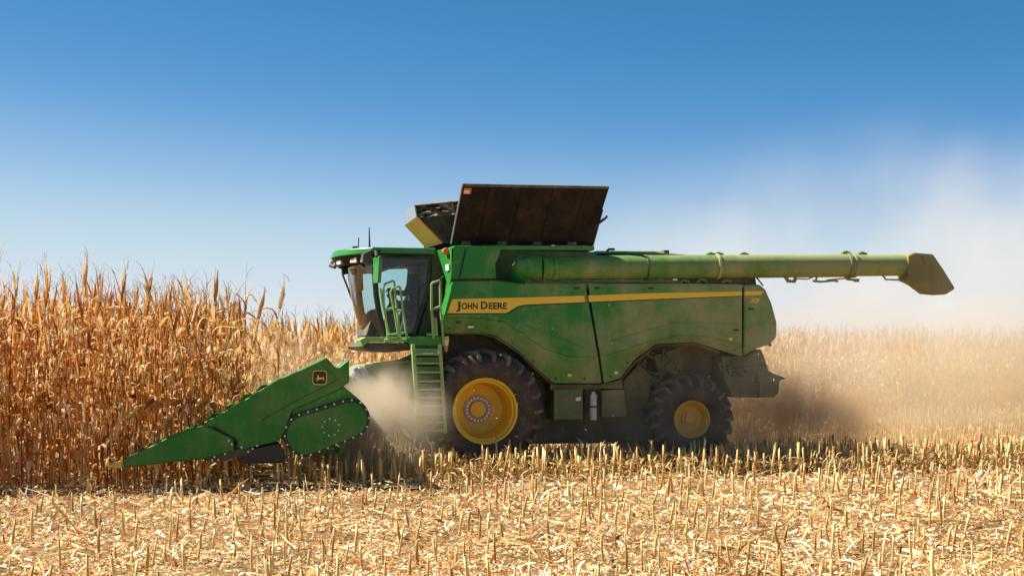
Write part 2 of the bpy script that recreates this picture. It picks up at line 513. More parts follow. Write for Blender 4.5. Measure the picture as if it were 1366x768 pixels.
# ---- rear top deck
MB().prism(LL([(795, 334.5), (874, 335), (886, 338), (886, 345), (795, 345)], 1.0), 1.8).build("engine_deck", M_green, comb, bevel=.02)
MB().box(*(lambda p, q: (p.x, q.x, 1.1, 1.6, p.z, q.z))(L(886, 340, 1.1), L(893, 333.5, 1.1))).tube([L(808, 337, 1.1), L(812, 332.5, 1.1), L(820, 332.5, 1.1)], .025).build("engine_vent", M_dark, comb, bevel=.01)
MB().prism(LL([(905, 366), (1004, 366), (1010, 381), (905, 381)], .5), 1.6).tube([L(1006, 366, .45), L(1018, 381, .45)], .015).tube([L(1006, 366, .45), L(1008, 380, .45)], .015).build("tube_cradle", M_dark, comb, bevel=.01)
# hoses and brackets lying beneath the tube
for i in range(9):
    x = 745 + i * 27 + random.uniform(-6, 6)
    MB().tube([L(x, 377, .42), L(x + 6, 371 + random.random() * 3, .40), L(x + 13, 376, .44)], .03, 6).build("hydraulic_hose", M_dusthose, comb)
MB().tube([L(700, 374, .4), L(760, 376, .42), L(840, 375, .4), L(905, 376, .42)], .035, 6).build("hydraulic_hose", M_dusthose, comb)

# ---- unloading tube
YA = 0.42
ar = 0.212
A0, A1 = L(722, 357.5, YA), L(1222, 353.5, YA)
aug = MB()
def along(px, r=0): 
    t = (px - 722) / (1222 - 722)
    lo, hi = 0.0, 1.0
    for _ in range(40):                      # parameter whose picture column is px
        md = (lo + hi) / 2
        w = to_world(A0.lerp(A1, md))
        if CX + F_PX * w.x / (w.y + 24) < px: lo = md
        else: hi = md
    return A0.lerp(A1, lo)
aug.tube([A0, along(955)], ar, 32)
aug.tube([along(955), along(1136)], ar * .985, 32)
aug.tube([along(1136), A1], ar * .93, 32)
augo = aug.build("unloading_tube", M_olive, comb, smooth=50)
tag(augo, "long olive dusty unloading tube folded back along the machine")
def ring(px, w, r, mat, name="collar"):
    c = along(px)
    d = (A1 - A0).normalized() * w
    MB().tube([c - d, c + d], r, 32).build(name, mat, augo, bevel=.006)
ring(739, .05, ar + .02, M_green); ring(861, .02, ar + .008, M_chop); ring(956, .025, ar + .022, M_rail); ring(1131, .03, ar + .02, M_chop); ring(1138, .03, ar + .012, M_olive)
# clamp lumps on top, brackets and lines underneath
for px, dz, s in ((948, .20, .035), (958, .21, .03), (992, .205, .03), (1128, .22, .03), (1150, .205, .028)):
    c = along(px); MB().tube([c + Vector((-.07, 0, dz)), c + Vector((.0, 0, dz + .03)), c + Vector((.09, 0, dz))], s, 8).build("clamp", M_olive, augo)
def under(px, dz): return along(px) + Vector((0, -.05, -ar - dz))
MB().tube([under(1046, -.02), under(1050, .06), under(1058, .07), under(1060, .0)], .035, 6).build("bracket", M_dusthose, augo)
MB().tube([under(1062, .02), under(1075, .03), under(1082, .0)], .014, 6).build("bracket", M_dusthose, augo)
MB().tube([under(1083, .06), under(1093, .08), under(1112, .06), under(1116, .08)], .022, 6).build("bracket", M_dusthose, augo)
MB().tube([under(1102, .05), under(1118, .03), under(1130, .02), under(1140, .06)], .016, 6).build("bracket", M_dusthose, augo)
MB().tube([under(1088, .0), under(1086, .09)], .02, 6).build("bracket", M_dusthose, augo)
MB().tube([under(1128, -.02), under(1128, .04), under(1142, .06)], .022, 6).build("bracket", M_dusthose, augo)
MB().tube([under(1141, .03), under(1141, .09)], .05, 10).build("bracket", M_dusthose, augo)
MB().tube([under(1176, -.02), under(1180, .05), under(1198, .06), under(1215, .10)], .018, 6).build("bracket", M_dusthose, augo)
# elbow at the pivot
el = MB()
pth = [L(698, 379, .62), L(697, 366, .60), L(701, 358, .5), L(712, 357.5, YA + .02), A0]
el.tube(pth, [.25, .25, .245, .235, .23], 24)
elo = el.build("tube_elbow", M_green, augo, smooth=60)
MB().lathe([(0, -.02), (.09, -.02), (.10, .0), (.10, .12)], L(716, 367, .28), 20).build("pivot_cap", M_chop, elo, bevel=.01)
# spout: a rubber hood, wider where it joins, hooked downwards
sp = LL([(1212, 340), (1219, 336.5), (1245, 338.5), (1259, 359), (1275, 385), (1262, 393), (1242, 391), (1226, 379), (1211, 372)], YA - .22)
sp2 = [p + Vector((0, .44, 0)) for p in sp]
cen = sum(sp, Vector()) / len(sp)
s0 = [cen + (p - cen) * .97 - Vector((0, .015, 0)) for p in sp]
spo = MB().hexa(sp, sp2).build("spout", M_spout, augo, bevel=.03, seg=3)
MB().tube([L(1214, 341, YA - .23), L(1222, 338, YA - .23), L(1231, 341, YA - .23), L(1234, 352, YA - .23)], .018, 6).build("spout_rim", M_spout, augo)

# ---- raised grain tank flaps
def slab(pts, t, name, mat, parent, bevel=.008):
    n = (pts[1] - pts[0]).cross(pts[2] - pts[1]).normalized() * t
    return MB().hexa(pts, [p + n for p in pts]).build(name, mat, parent, bevel=bevel)
nb = [L(602, 325.5, .55), L(790, 327, .55), L(797, 303, .42), L(803, 279, .30), L(812, 250, .16), L(617, 246.5, .16)]
ext = slab(nb, .03, "tank_flap", M_ext, comb)
tag(ext, "near black grain tank flap raised and dusty")
MB().tube([L(617, 247, .15), L(812, 250.5, .15)], .028, 8).build("flap_rail", M_dark, ext)
MB().tube([L(602, 325, .54), L(617, 247, .15)], .018, 8).build("edge_seal", M_grey, ext)
MB().tube([L(789, 309, .45), L(799, 298, .36), L(808, 290, .32), L(810, 288, .32)], [.02, .02, .03, .02], 8).build("flap_strut", M_black, ext)
def on_flap(u, v):   # point on the near flap a little proud of it
    a = nb[0].lerp(nb[5], v); b2 = nb[1].lerp(nb[4], v)
    return a.lerp(b2, u) + Vector((0, -.05, 0))
MB().hexa([on_flap(.012, .84), on_flap(.062, .84), on_flap(.062, .94), on_flap(.012, .94)], [on_flap(u, v) + Vector((0, .06, 0)) for u, v in ((.012, .84), (.062, .84), (.062, .94), (.012, .94))]).build("reflector", M_orange, ext, smooth=0)
MB().hexa([on_flap(.016, .855), on_flap(.052, .855), on_flap(.052, .90), on_flap(.016, .90)], [on_flap(u, v) + Vector((0, -.004, 0)) for u, v in ((.016, .855), (.052, .855), (.052, .90), (.016, .90))]).build("sticker", M_lampglass, ext, smooth=0)

for u in (.18, .40, .62, .84):
    a = on_flap(u, .03) + Vector((0, .012, 0)); c_ = on_flap(u, .95) + Vector((0, .012, 0))
    MB().tube([a, c_], .012, 6).build("flap_rib", M_ext, ext)
for u in (.1, .35, .6, .85):
    c_ = on_flap(u, -.01)
    MB().box(c_.x - .08, c_.x + .08, c_.y - .02, c_.y + .08, c_.z - .05, c_.z + .06).build("hinge", M_dark, ext, bevel=.01)
# far flap, mirrored on the machine's centre
fb = [Vector((p.x, 4.0 - p.y, p.z)) for p in nb]
ext2 = slab(fb[::-1], .03, "tank_flap", M_ext, comb)
MB().tube([fb[5], fb[4]], .04, 8).build("flap_rail", M_grey, ext2)
# front flap, its outer face tan with dust, and the lip along its top
fA, fB, fC, fD = L(556, 290, .95), L(590, 325, .95), L(568, 331, 2.75), L(540, 301, 2.75)
ff = slab([fA, fB, fC, fD], .03, "tank_flap", M_tan, comb)
tag(ff, "front grain tank flap with a tan dusty outer face")
lipa = slab([fA + Vector((-.01, 0, 0)), fD + Vector((-.01, 0, 0)), L(540, 284, 2.75), L(552.5, 273, .95)], .025, "flap_lip", M_grey, ff)
# folded corner cloth between the front and near flap
k0, k1, k2, k3, k4 = L(557, 290, 1.0), L(591, 324, 1.0), L(603, 324, .58), L(611, 286, .38), L(553, 274, 1.0)
MB().add([k0, k1, k2, k3], [(0, 1, 2, 3)]).build("corner_cloth", M_ext, ext, solid=.012)
k5 = L(615, 268, .28)
cl = MB()
rows = []
for j in range(7):
    t = j / 6
    a = k4.lerp(k0, t) + Vector((0, 0, 0)); b2 = k5.lerp(k3, t)
    row = []
    for i in range(9):
        p = a.lerp(b2, i / 8)
        p.y += .05 * math.sin(i * 1.7 + j * 2.1) + (.06 if j % 2 else 0)
        p.z += .015 * math.sin(i * 2.3 + j)
        row.append(p)
    rows.append(row)
cl.strip(rows).build("corner_cloth", dusty("folded cloth with painted sun", (.03, .026, .022), .0, .95, .6, slope=-.02, scale=5, dust=(.50, .42, .32)), ext, solid=.01)  # pale blotches paint the sun on the far flap's inner face
MB().tube([k4, k5], .025, 6).build("cloth_rail", M_dark, ext)
MB().add(LL([(592, 292, .62), (606, 290, .50), (604, 303, .52), (597, 303, .6)], .6), [(0, 1, 2, 3)]).build("window_patch", M_grey, ext, solid=.006)
# rear flap closing the tank behind
slab([L(790, 327, .6), Vector((L(790, 327, .6).x, 3.4, L(790, 327, .6).z)), Vector((L(803, 279, .6).x, 3.4, L(803, 279, .6).z)), L(803, 279, .6)], .03, "tank_flap", M_ext, comb)
# grain heaped inside is out of sight; a floor closes the tank
MB().prism(LL([(600, 334), (792, 334), (792, 330), (600, 330)], 1.0), 2.2).build("tank_floor", M_dark, comb)

# ---- wheels
def wheel(cx, cz, y_out, rad, wid, rimr, lugs, deep, hubr, bolts, steer=0.0, flip=False, label=None):
    h = MB()
    # hub plate, ring and bolts, deep in the dish
    h.lathe([(0, deep - .10), (hubr * .55, deep - .10), (hubr * .60, deep - .08), (hubr * .60, deep - .03), (hubr * 1.0, deep - .03), (hubr * 1.05, deep), (hubr * 1.05, deep + .3)], (0, 0, 0), 40, 0)
    for k in range(bolts):
        a = 2 * math.pi * k / bolts
        c = Vector((hubr * .82 * math.cos(a), 0, hubr * .82 * math.sin(a)))
        h.tube([c + Vector((0, deep - .075, 0)), c + Vector((0, deep - .03, 0))], hubr * .085, 6, 1)
    if hubr > .2:
        h.lathe([(hubr * .64, deep - .034), (hubr * .98, deep - .034)], (0, 0, 0), 40, 2)
    w = h.build("wheel", [M_yellow, M_silver, M_hubring], comb, smooth=35)
    w.location = (cx, y_out, cz)
    w.rotation_euler = (0, 0, steer + (math.pi if flip else 0))
    if label: tag(w, label)
    r = MB()
    r.lathe([(rimr, .05), (rimr + .012, .035), (rimr, .018), (rimr * .955, .022), (rimr * .93, .045), (rimr * .93, .10), (rimr * .87, .12), (rimr * .855, .16), (rimr * .84, deep * .72), (rimr * .78, deep * .93), (rimr * .6, deep), (0, deep)], (0, 0, 0), 64, 0)
    r.build("rim", M_yellow, w, smooth=32)
    t = MB()
    rb = rad - .07
    prof = [(rimr - .01, .07), (rimr + .02, .03), (rimr + .09, .0), (rimr + (rb - rimr) * .5, -.02), (rb - .14, .0), (rb - .05, .04), (rb - .01, .09), (rb, wid * .3), (rb + .006, wid * .5), (rb, wid * .7), (rb - .01, wid - .09), (rb - .05, wid - .04), (rb - .14, wid), (rimr + .1, wid), (rimr - .01, wid - .05)]
    t.lathe(prof, (0, 0, 0), 72, 0)
    for k in range(lugs):
        for side in (0, 1):
            a0 = 2 * math.pi * (k + .5 * side) / lugs
            sk = 0.24
            y_s, y_m = (0.0, wid * .54) if side == 0 else (wid, wid * .46)
            def pt(a, rr, y): return Vector((rr * math.cos(a), y, rr * math.sin(a)))
            hw = .030 / rad
            lug = []
            for (a, y, ro, ri) in ((a0 + sk, y_m, rad, rb - .02), (a0 + sk * .45, (y_m + y_s) / 2, rad, rb - .03), (a0, y_s + (.05 if side == 0 else -.05), rad - .025, rb - .06), (a0 - .03, y_s + (-.004 if side == 0 else .004), rad - .10, rb - .13)):
                lug.append([pt(a - hw * 1.25, ri, y), pt(a + hw * 1.25, ri, y), pt(a + hw * .9, ro, y), pt(a - hw * .9, ro, y)])
            b = len(t.v)
            fs = []
            for i in range(3):
                for q in range(4):
                    q2 = (q + 1) % 4
                    fs.append((i * 4 + q, i * 4 + q2, i * 4 + 4 + q2, i * 4 + 4 + q))
            fs += [(0, 1, 2, 3), (15, 14, 13, 12)]
            t.add([p for l in lug for p in l], fs, 1)
    t.build("tyre", [M_rubber, M_lug], w, smooth=30)
    return w
M_hubring = dusty("grey hub ring", (.42, .40, .46), .05, .4, .5, slope=0)
cF = L(648, 548, 0.0)
cR = L(924.5, 559.5, 0.32)
RF, RR = cF.z + .02, cR.z - .012
wheel(cF.x, cF.z, .0, RF, .78, .555, 22, .72, .24, 20, label="tall front wheel with a deep yellow rim")
wheel(cF.x, cF.z, 4.0, RF, .78, .555, 22, .72, .24, 20, flip=True)
wheel(cR.x, cR.z, .34, RR, .62, .325, 19, .30, .12, 10, steer=R(-2), label="smaller rear wheel with a yellow rim")
wheel(cR.x, cR.z, 3.66, RR, .62, .325, 19, .30, .12, 10, flip=True)
MB().tube([(cF.x, .95, cF.z), (cF.x, 3.05, cF.z)], .24, 16).build("front_axle", M_dark, comb)
MB().tube([(cR.x, .7, cR.z), (cR.x, 3.3, cR.z)], .15, 16).prism(LL([(850, 500), (925, 470), (960, 480), (940, 560), (905, 566), (850, 545)], 1.3), 1.3).build("rear_axle", M_dark, comb, bevel=.02)
# machinery seen in the rear arch
mc = MB()
for i in range(12):
    a, b2 = random.uniform(838, 900), random.uniform(474, 540)
    mc.tube([L(a, b2, .8), L(a + random.uniform(-26, 26), b2 + random.uniform(-22, 22), .75), L(a + random.uniform(-30, 40), b2 + random.uniform(-20, 25), .9)], random.uniform(.02, .05), 6)
mc.prism(LL([(832, 508), (852, 486), (868, 500), (866, 545), (835, 545)], .75), .4)
mc.prism(LL([(872, 474), (906, 464), (912, 490), (880, 500)], .8), .3)
mc.build("rear_linkage", M_chop, comb, bevel=.006)

# ---- boxes and filter between the wheels
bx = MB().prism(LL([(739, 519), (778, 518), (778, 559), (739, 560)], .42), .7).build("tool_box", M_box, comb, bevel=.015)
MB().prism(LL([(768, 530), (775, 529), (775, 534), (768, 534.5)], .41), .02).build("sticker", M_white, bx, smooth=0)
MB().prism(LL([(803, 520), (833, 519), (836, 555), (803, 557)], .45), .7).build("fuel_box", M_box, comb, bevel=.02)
MB().prism(LL([(780, 516), (801, 516), (801, 560), (780, 560)], .62), .4).build("filter_mount", M_dark, comb)
fl = L(791.5, 543, .47)
MB().tube([(fl.x, .47, fl.z - .22), (fl.x, .47, fl.z + .22)], .062, 16).tube([(fl.x, .47, fl.z + .22), (fl.x, .47, fl.z + .27)], .035, 12).tube([(fl.x, .47, fl.z - .005), (fl.x, .47, fl.z + .03)], .068, 16, 1).tube([(fl.x - .15, .5, fl.z + .0), (fl.x + .12, .5, fl.z + .01)], .015, 6, 1).build("filter_canister", [dusty("pale filter paint", (.62, .60, .55), .1, .6, .4, slope=0), M_dark], comb)

# ---- chopper and spreader at the rear
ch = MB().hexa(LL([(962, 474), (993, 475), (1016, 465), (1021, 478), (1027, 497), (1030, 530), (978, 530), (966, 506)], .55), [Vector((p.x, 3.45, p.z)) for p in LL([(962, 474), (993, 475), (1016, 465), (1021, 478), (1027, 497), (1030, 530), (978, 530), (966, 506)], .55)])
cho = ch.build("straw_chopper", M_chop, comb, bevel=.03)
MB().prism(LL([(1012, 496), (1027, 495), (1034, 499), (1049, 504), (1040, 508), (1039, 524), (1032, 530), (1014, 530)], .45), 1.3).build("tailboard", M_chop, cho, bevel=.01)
rb_ = MB()
for i in range(10):
    x = random.uniform(968, 1022); y = random.uniform(480, 522)
    rb_.tube([L(x, y, .52), L(x + random.uniform(-14, 14), y + random.uniform(-10, 10), .48), L(x + random.uniform(-5, 22), y + random.uniform(-6, 10), .53)], random.uniform(.015, .04), 6)
rb_.tube([L(970, 494, .5), L(1022, 488, .5)], .03, 8).tube([L(980, 512, .5), L(1028, 512, .5)], .03, 8)
rb_.build("chopper_linkage", M_chop, cho)

# ---- feeder house between header and cab
fe = LL([(468, 500), (486, 488), (548, 481), (575, 470), (600, 510), (585, 562), (560, 566), (500, 540), (476, 545)], 1.15)
feo = MB().prism(fe, 1.7).build("feeder_house", M_feeder, comb, bevel=.03)
MB().tube([L(486, 488, 1.14), L(548, 481, 1.14)], .035, 8).tube([L(490, 500, 1.1), L(520, 520, 1.1), L(556, 530, 1.1)], .05, 8).build("feeder_rail", M_rail, feo)
MB().lathe([(0, -.05), (.12, -.05), (.16, 0), (.16, .1)], L(482, 500, 1.12), 18).tube([L(474, 492, 1.05), L(480, 500, 1.0), L(478, 512, 1.05)], .05, 8).tube([L(474, 505, 1.05), L(486, 508, 1.0)], .04, 8).build("hydraulic_coupler", M_grey, feo)

# ---- cab
YC0, YC1 = 0.85, 3.15
def arc_plan(x_near, bulge, n=12):
    """plan curve of the cab nose: near corner -> nose -> far corner"""
    out = []
    for i in range(n + 1):
        t = i / n
        y = YC0 + (YC1 - YC0) * t
        out.append((x_near - bulge * (1 - abs(2 * t - 1) ** 2.4), y))
    return out
xr_n = L(497, 350, YC0).x
nose_x = L(441, 350, 2.0).x
xb = L(582, 340, YC0).x
zr0, zr1 = L(500, 338.5, YC0).z, L(540, 330, YC0).z
nose_top, nose_bot = L(450, 334, 1.8).z, L(450, 344, 1.8).z
roof_curve = arc_plan(xr_n, xr_n - nose_x)
lo, hi = [], []
for x, y in roof_curve:
    f = (xr_n - x) / max(1e-6, xr_n - nose_x)
    lo.append(Vector((x, y, zr0 + (nose_bot - zr0) * f)))
    hi.append(Vector((x + .06 * f, y, zr1 + (nose_top - zr1) * f * .9)))
lo += [Vector((xb, YC1, zr0)), Vector((xb, YC0, zr0))]
hi += [Vector((xb, YC1, zr1)), Vector((xb, YC0, zr1))]
roof = MB().hexa(lo, hi).build("cab_roof", M_bright, comb, bevel=.03, seg=3)
tag(roof, "green cab roof with a rounded nose")
# lamp band hanging under the roof nose
bt = [Vector((p.x + .05, p.y, p.z - .001)) for p in lo[:13]]
bb = [Vector((p.x + .16, p.y, p.z - L(460, 342, 1.8).z + L(460, 353, 1.8).z)) for p in lo[:13]]
bt[0].x += .02
band = MB().strip([bt, bb]).build("lamp_band", M_black, roof, solid=.03)
def lamp(i0, f, w=.13, h=.10, mat=M_lampglass):
    i = int(i0); t = i0 - i
    a = bt[i].lerp(bt[i + 1], t).lerp(bb[i].lerp(bb[i + 1], t), f)
    d = (bt[i + 1] - bt[i]).normalized(); nrm = Vector((-d.y, d.x, 0)) if (-d.y) < 0 or True else d
    nrm = Vector((-abs(d.y), -abs(d.x) if i < 6 else abs(d.x), 0)).normalized()
    up = Vector((0, 0, 1))
    c = a + nrm * .03
    q = [c - d * w - up * h, c + d * w - up * h, c + d * w + up * h, c - d * w + up * h]
    MB().hexa(q, [p - nrm * .05 for p in q]).build("work_lamp", mat, roof, bevel=.015)
lamp(1.0, .5, .09, .055); lamp(2.0, .5, .09, .055); lamp(4.4, .5, .12, .055); lamp(7.6, .5, .12, .055); lamp(10, .5, .09, .055); lamp(11, .5, .09, .055)
# mirror arms and a beacon base on the nose
MB().tube([L(443, 350, 1.6), L(441, 354, 1.5), L(447, 356, 1.4)], .035, 8).build("nose_bracket", M_dark, roof)
# windscreen: curved, leaning back to its foot
xf_t, xf_b = L(500, 352, YC0).x, L(513, 447, YC0).x
top_c = arc_plan(xf_t, (xf_t - L(464, 356, 1.9).x))
bot_c = arc_plan(xf_b, (xf_b - L(487, 449, 1.9).x))
zt, zb = L(500, 339, YC0).z, L(500, 448, YC0).z
rows = []
for j in range(7):
    t = j / 6
    rows.append([Vector((top_c[i][0] + (bot_c[i][0] - top_c[i][0]) * t - .06 * math.sin(math.pi * t), top_c[i][1], zt + (zb - zt) * t)) for i in range(13)])
wsc = MB().strip(rows).build("windscreen", M_glass, comb, smooth=60)
# pillars
for yy, c0 in ((YC0, 0), (YC1, 12)):
    fp = [Vector((p.x, yy, p.z)) for p in (L(574, 343, YC0), L(571, 388, YC0), L(553, 446, YC0))]
    top = Vector((rows[0][c0].x, yy, fp[0].z))
    MB().tube([r[c0] for r in rows][::-1] + [top, fp[0], fp[1], fp[2]], .05, 8).build("cab_frame", M_black, comb, smooth=50)
# door glass near and far
dg = [rows[j][0] + Vector((.03, 0, 0)) for j in range(7)]
MB().add([dg[0], dg[3], dg[6], L(553, 446, YC0), L(571, 388, YC0), L(574, 340, YC0)], [(0, 1, 2, 3, 4, 5)]).build("door_glass", M_glass, comb)
fgp = [Vector((p.x, YC1, p.z)) for p in (dg[0], dg[3], dg[6], L(553, 446, YC0), L(571, 388, YC0), L(574, 340, YC0))]
MB().add(fgp, [(0, 1, 2, 3, 4, 5)]).build("door_glass", M_glass, comb)
# rear wall, lower body behind the door, floor
MB().prism(LL([(572, 338), (592, 335), (594, 450), (554, 450), (572, 390)], YC0 + .03), 2.2).build("cab_rear_wall", M_chop, comb, bevel=.02)
MB().prism(LL([(515, 444), (556, 444), (560, 452), (505, 452)], YC0), 2.3).build("cab_floor", M_black, comb)
MB().prism(LL([(558, 345), (572, 345), (571, 388), (565, 415), (557, 415)], 1.9), 1.2).build("cab_rear_trim", M_seat, comb, bevel=.03)
# lining under the roof
MB().prism(LL([(503, 340), (574, 340), (574, 350), (540, 351), (528, 356), (503, 358)], YC0 + .1), 2.0).build("headliner", M_black, comb, bevel=.02)
# seat
st = MB().prism(LL([(541, 414), (564, 414), (566, 424), (541, 424)], 1.75), .55).prism(LL([(559, 372), (568, 370), (570, 415), (561, 415)], 1.75), .55).prism(LL([(560, 358), (567, 357), (568, 370), (561, 370)], 1.88), .3)
st.prism(LL([(546, 424), (562, 424), (560, 446), (548, 446)], 1.85), .35)
sto = st.build("operator_seat", M_seat, comb, bevel=.04, seg=3)
MB().prism(LL([(539, 402), (559, 399), (559, 405), (539, 407)], 1.62), .12).build("armrest", M_seat, sto, bevel=.02)
# steering column, wheel and monitors
sc_ = MB().tube([L(520, 446, 2.0), L(524, 412, 2.0), L(528, 404, 2.0)], [.09, .06, .04], 10)
sco = sc_.build("steering_column", M_black, comb)
swc = L(529, 402, 2.0)
ax = Vector((.55, 0, .83)).normalized(); e1 = Vector((0, 1, 0)); e2 = ax.cross(e1)
MB().tube([swc + (e1 * math.cos(a) + e2 * math.sin(a)) * .2 for a in [2 * math.pi * k / 20 for k in range(21)]], .018, 8, caps=False).tube([swc - e1 * .2, swc + e1 * .2], .016, 6).build("steering_wheel", M_black, sco)
MB().prism(LL([(517, 384), (525, 383), (526, 396), (518, 397)], 1.55), .06).prism(LL([(519, 398), (527, 397), (528, 409), (520, 410)], 1.6), .06).build("display_monitor", M_seat, comb, bevel=.01)
# visor coloured as sunlit, and a tan band for corn mirrored in the windscreen
MB().prism(LL([(474, 366), (484, 365), (485, 387), (476, 388)], 1.9), .28).prism(LL([(466, 359), (500, 352), (503, 372), (494, 364), (470, 367)], 1.5), .05).build("visor_and_reflection", M_tan, comb, bevel=.008)
MB().prism(LL([(488, 448), (496, 420), (507, 410), (512, 447)], 1.2), 1.3).build("dash_cowl", M_dark, comb, bevel=.02)
# mirrors
ma = LL([(497, 344, .66), (506, 341.5, .40), (504, 377.5, .40), (497.5, 378, .66)], .5)
mb2 = LL([(506, 341.5, .40), (510.5, 340, .62), (508.5, 377, .62), (504, 377.5, .40)], .5)
mr_ = MB().add([ma[0], ma[1], mb2[1], mb2[2], ma[2], ma[3]], [(0, 1, 4, 5), (1, 2, 3, 4), (0, 5, 3, 2), (0, 2, 1), (5, 4, 3)])
mro = mr_.build("mirror", M_bright, comb, bevel=.012, seg=2)
tag(mro, "tall bright green mirror housing at the near cab corner")
MB().tube([L(503, 342, .5), L(501, 335, .6), L(506, 334, .9)], .03, 8).build("mirror_arm", M_black, mro)
MB().prism(LL([(484, 338), (496, 332.5), (498, 345), (494, 352), (484, 350)], .7), .25).build("camera_pod", M_dark, roof, bevel=.02)
MB().tube([L(456, 352, 2.6), L(457, 366, 2.6), L(470, 400, 2.6), L(474, 402, 2.6)], .018, 8).tube([L(456, 352, 2.6), L(463, 353, 2.6)], .03, 8).build("grab_rail", M_dark, comb)
MB().prism(LL([(456, 359), (464, 357), (464, 365), (457, 367)], 2.5), .06).build("mirror", M_black, comb, bevel=.01)
# antennas
MB().tube([L(478, 332, 1.9), L(478.5, 317, 1.9)], .010, 6).build("antenna", M_black, roof)
MB().tube([L(493, 331, 1.5), L(492.5, 303, 1.5)], [.018, .008], 6).build("antenna", M_black, roof)
MB().tube([L(470, 331.5, 2.0), L(477, 330.6, 2.0)], .04, 8).build("gps_dome", M_green, roof)

# ---- platform, railings, ladder
pf = MB().prism(LL([(480, 453), (488, 449.5), (548, 449.5), (548, 456), (492, 456), (484, 462)], .30), .6)
pfo = pf.build("platform", M_rail, comb, bevel=.008)
MB().prism(LL([(484, 462), (492, 457), (548, 457), (548, 467), (515, 470), (490, 467)], .36), 2.4).build("platform_underside", M_dark, pfo, bevel=.02)
MB().prism(LL([(546, 449), (592, 448), (592, 459), (546, 461)], .22), .65).build("platform", M_olive, comb, bevel=.008)
def rail(paths, yl, r=.020, name="handrail"):
    mb = MB()
    for p in paths: mb.tube(LL(p, yl), r, 8)
    return mb.build(name, M_rail, comb)
rail([[(518, 452), (512, 404), (511.5, 382), (514, 378.5), (524, 374.5), (526, 376), (527.5, 395), (534, 452)], [(513, 413.5), (529, 409.5)], [(507.5, 384), (510, 404), (519, 446)]], .62)
rail([[(532, 450), (526, 414), (521, 390), (523, 385), (532, 382), (534, 384), (537, 410), (543, 452)], [(526, 415.5), (538, 413.5)], [(517, 447), (539, 444)], [(517, 447), (517.5, 455), (540, 453)]], .28)
rail([[(513, 454.5), (534, 453)]], .27, .035)
rail([[(578, 452), (575.5, 412), (575.5, 379), (577.5, 377), (586, 374), (587, 376), (587.5, 410), (589.5, 432), (592, 462)], [(577, 412), (587, 409)], [(580, 448), (577, 420)], [(569, 446), (584, 446)], [(583, 446), (581, 424)]], .15)
MB().tube([L(587, 373, .2), L(591, 369, .3)], .02).build("handrail", M_black, comb)
YL = -.02
lad = MB()
def bar(a, b2, w, dpt, mb, yl=YL):
    p, q = L(*a, yl), L(*b2, yl)
    d = (q - p).normalized(); s = Vector((d.z, 0, -d.x)) * w
    mb.hexa([p - s, p + s, q + s, q - s], [v + Vector((0, dpt, 0)) for v in (p - s, p + s, q + s, q - s)])
bar((551.5, 459), (558.5, 578), .030, .10, lad)
bar((587, 459), (594.5, 578), .030, .10, lad)
lado = lad.build("ladder", M_rail, comb, bevel=.008)
tag(lado, "pale dusty green access ladder up to the cab platform")
for i, y in enumerate((472, 484, 496, 508, 519, 530, 541, 552, 563, 574)):
    xl = 551.5 + (y - 459) / 119 * 7
    p, q = L(xl, y, YL + .02), L(xl + 35.8, y - .8, YL + .02)
    s = MB()
    s.box(p.x, q.x, p.y - .03, p.y + .22, p.z - .02, p.z + .015)
    s.box(p.x, q.x, p.y + .2, p.y + .22, p.z - .02, p.z + .09)
    s.build("step", M_rail, lado, bevel=.006)
MB().prism(LL([(553, 460), (588, 460), (593, 574), (559, 575)], YL + .27), .02).build("ladder_back", M_chop, lado)
# toe plates with pale chaff between the steps
for y, h in ((497, 5), (541, 8), (562, 8)):
    xl = 553 + (y - 459) / 119 * 7
    MB().prism(LL([(xl, y), (xl + 33, y), (xl + 33, y + h), (xl, y + h)], YL + .24), .02).build("toe_plate", M_feeder, lado)
MB().prism(LL([(592.5, 449), (598.5, 448), (599, 452), (593, 452)], .2), .05, 0).prism(LL([(593, 452.2), (599, 452.2), (598, 461), (593.5, 461)], .2), .05, 1).prism(LL([(593.5, 461.2), (598, 461.2), (597, 469), (593.5, 469)], .2), .05, 2).build("marker_lamp", [M_stripe, M_white, M_orange], comb, bevel=.006)

# ---- corn header
YH = -2.2
xa = L(466, 500, YH).x
hd = MB().box(xa - .55, xa - .05, YH + .85, 6.9, .45, .52).box(xa - .1, xa - .02, YH + .55, 6.9, .45, 1.62).build("corn_header", M_header, comb, bevel=.02)  # hidden back sheet raised higher for the shadow it casts
tag(hd, "wide green corn header with pointed dividers")
def hp(mbpts, y0, dy, name, mat, bevel=.015, lab=None, taper=None, seg=2):
    a = LL(mbpts, y0)
    d = Vector((0, dy, 0))
    b2 = [p + d for p in a]
    if taper:
        for p in b2: p.z -= taper
    o = MB().hexa(a, b2).build(name, mat, hd, bevel=bevel, seg=seg)
    if lab: tag(o, lab)
    return o
snf = [(164.5, 624), (165.5, 612.5), (183, 604), (203.5, 593.5), (231, 580), (253.5, 571), (270, 567.5), (283, 570), (311, 584), (313, 600.5), (276, 611.5), (231, 616)]
hp(snf, YH - .02, .34, "divider_nose", M_header, .03, "front pointed green nose of the end divider", seg=3)
hp([(139, 621.5), (165, 612.5), (164, 624.5), (150, 624.5)], YH + .02, .14, "nose_tip", M_tip, .02, "yellow pointed tip of the end divider")
snr = [(271.5, 563.5), (298, 549.5), (334, 529), (365, 508.5), (398, 494.5), (435.5, 476.5), (448, 490), (452, 490), (466, 478.5), (466, 510), (454, 518), (390, 547), (380, 575), (373, 587.5), (331.5, 598), (320, 602), (315, 587), (281, 570)]
rear = hp(snr, YH, .40, "end_divider", M_header, .03, "large green end divider panel with the black badge", seg=3)
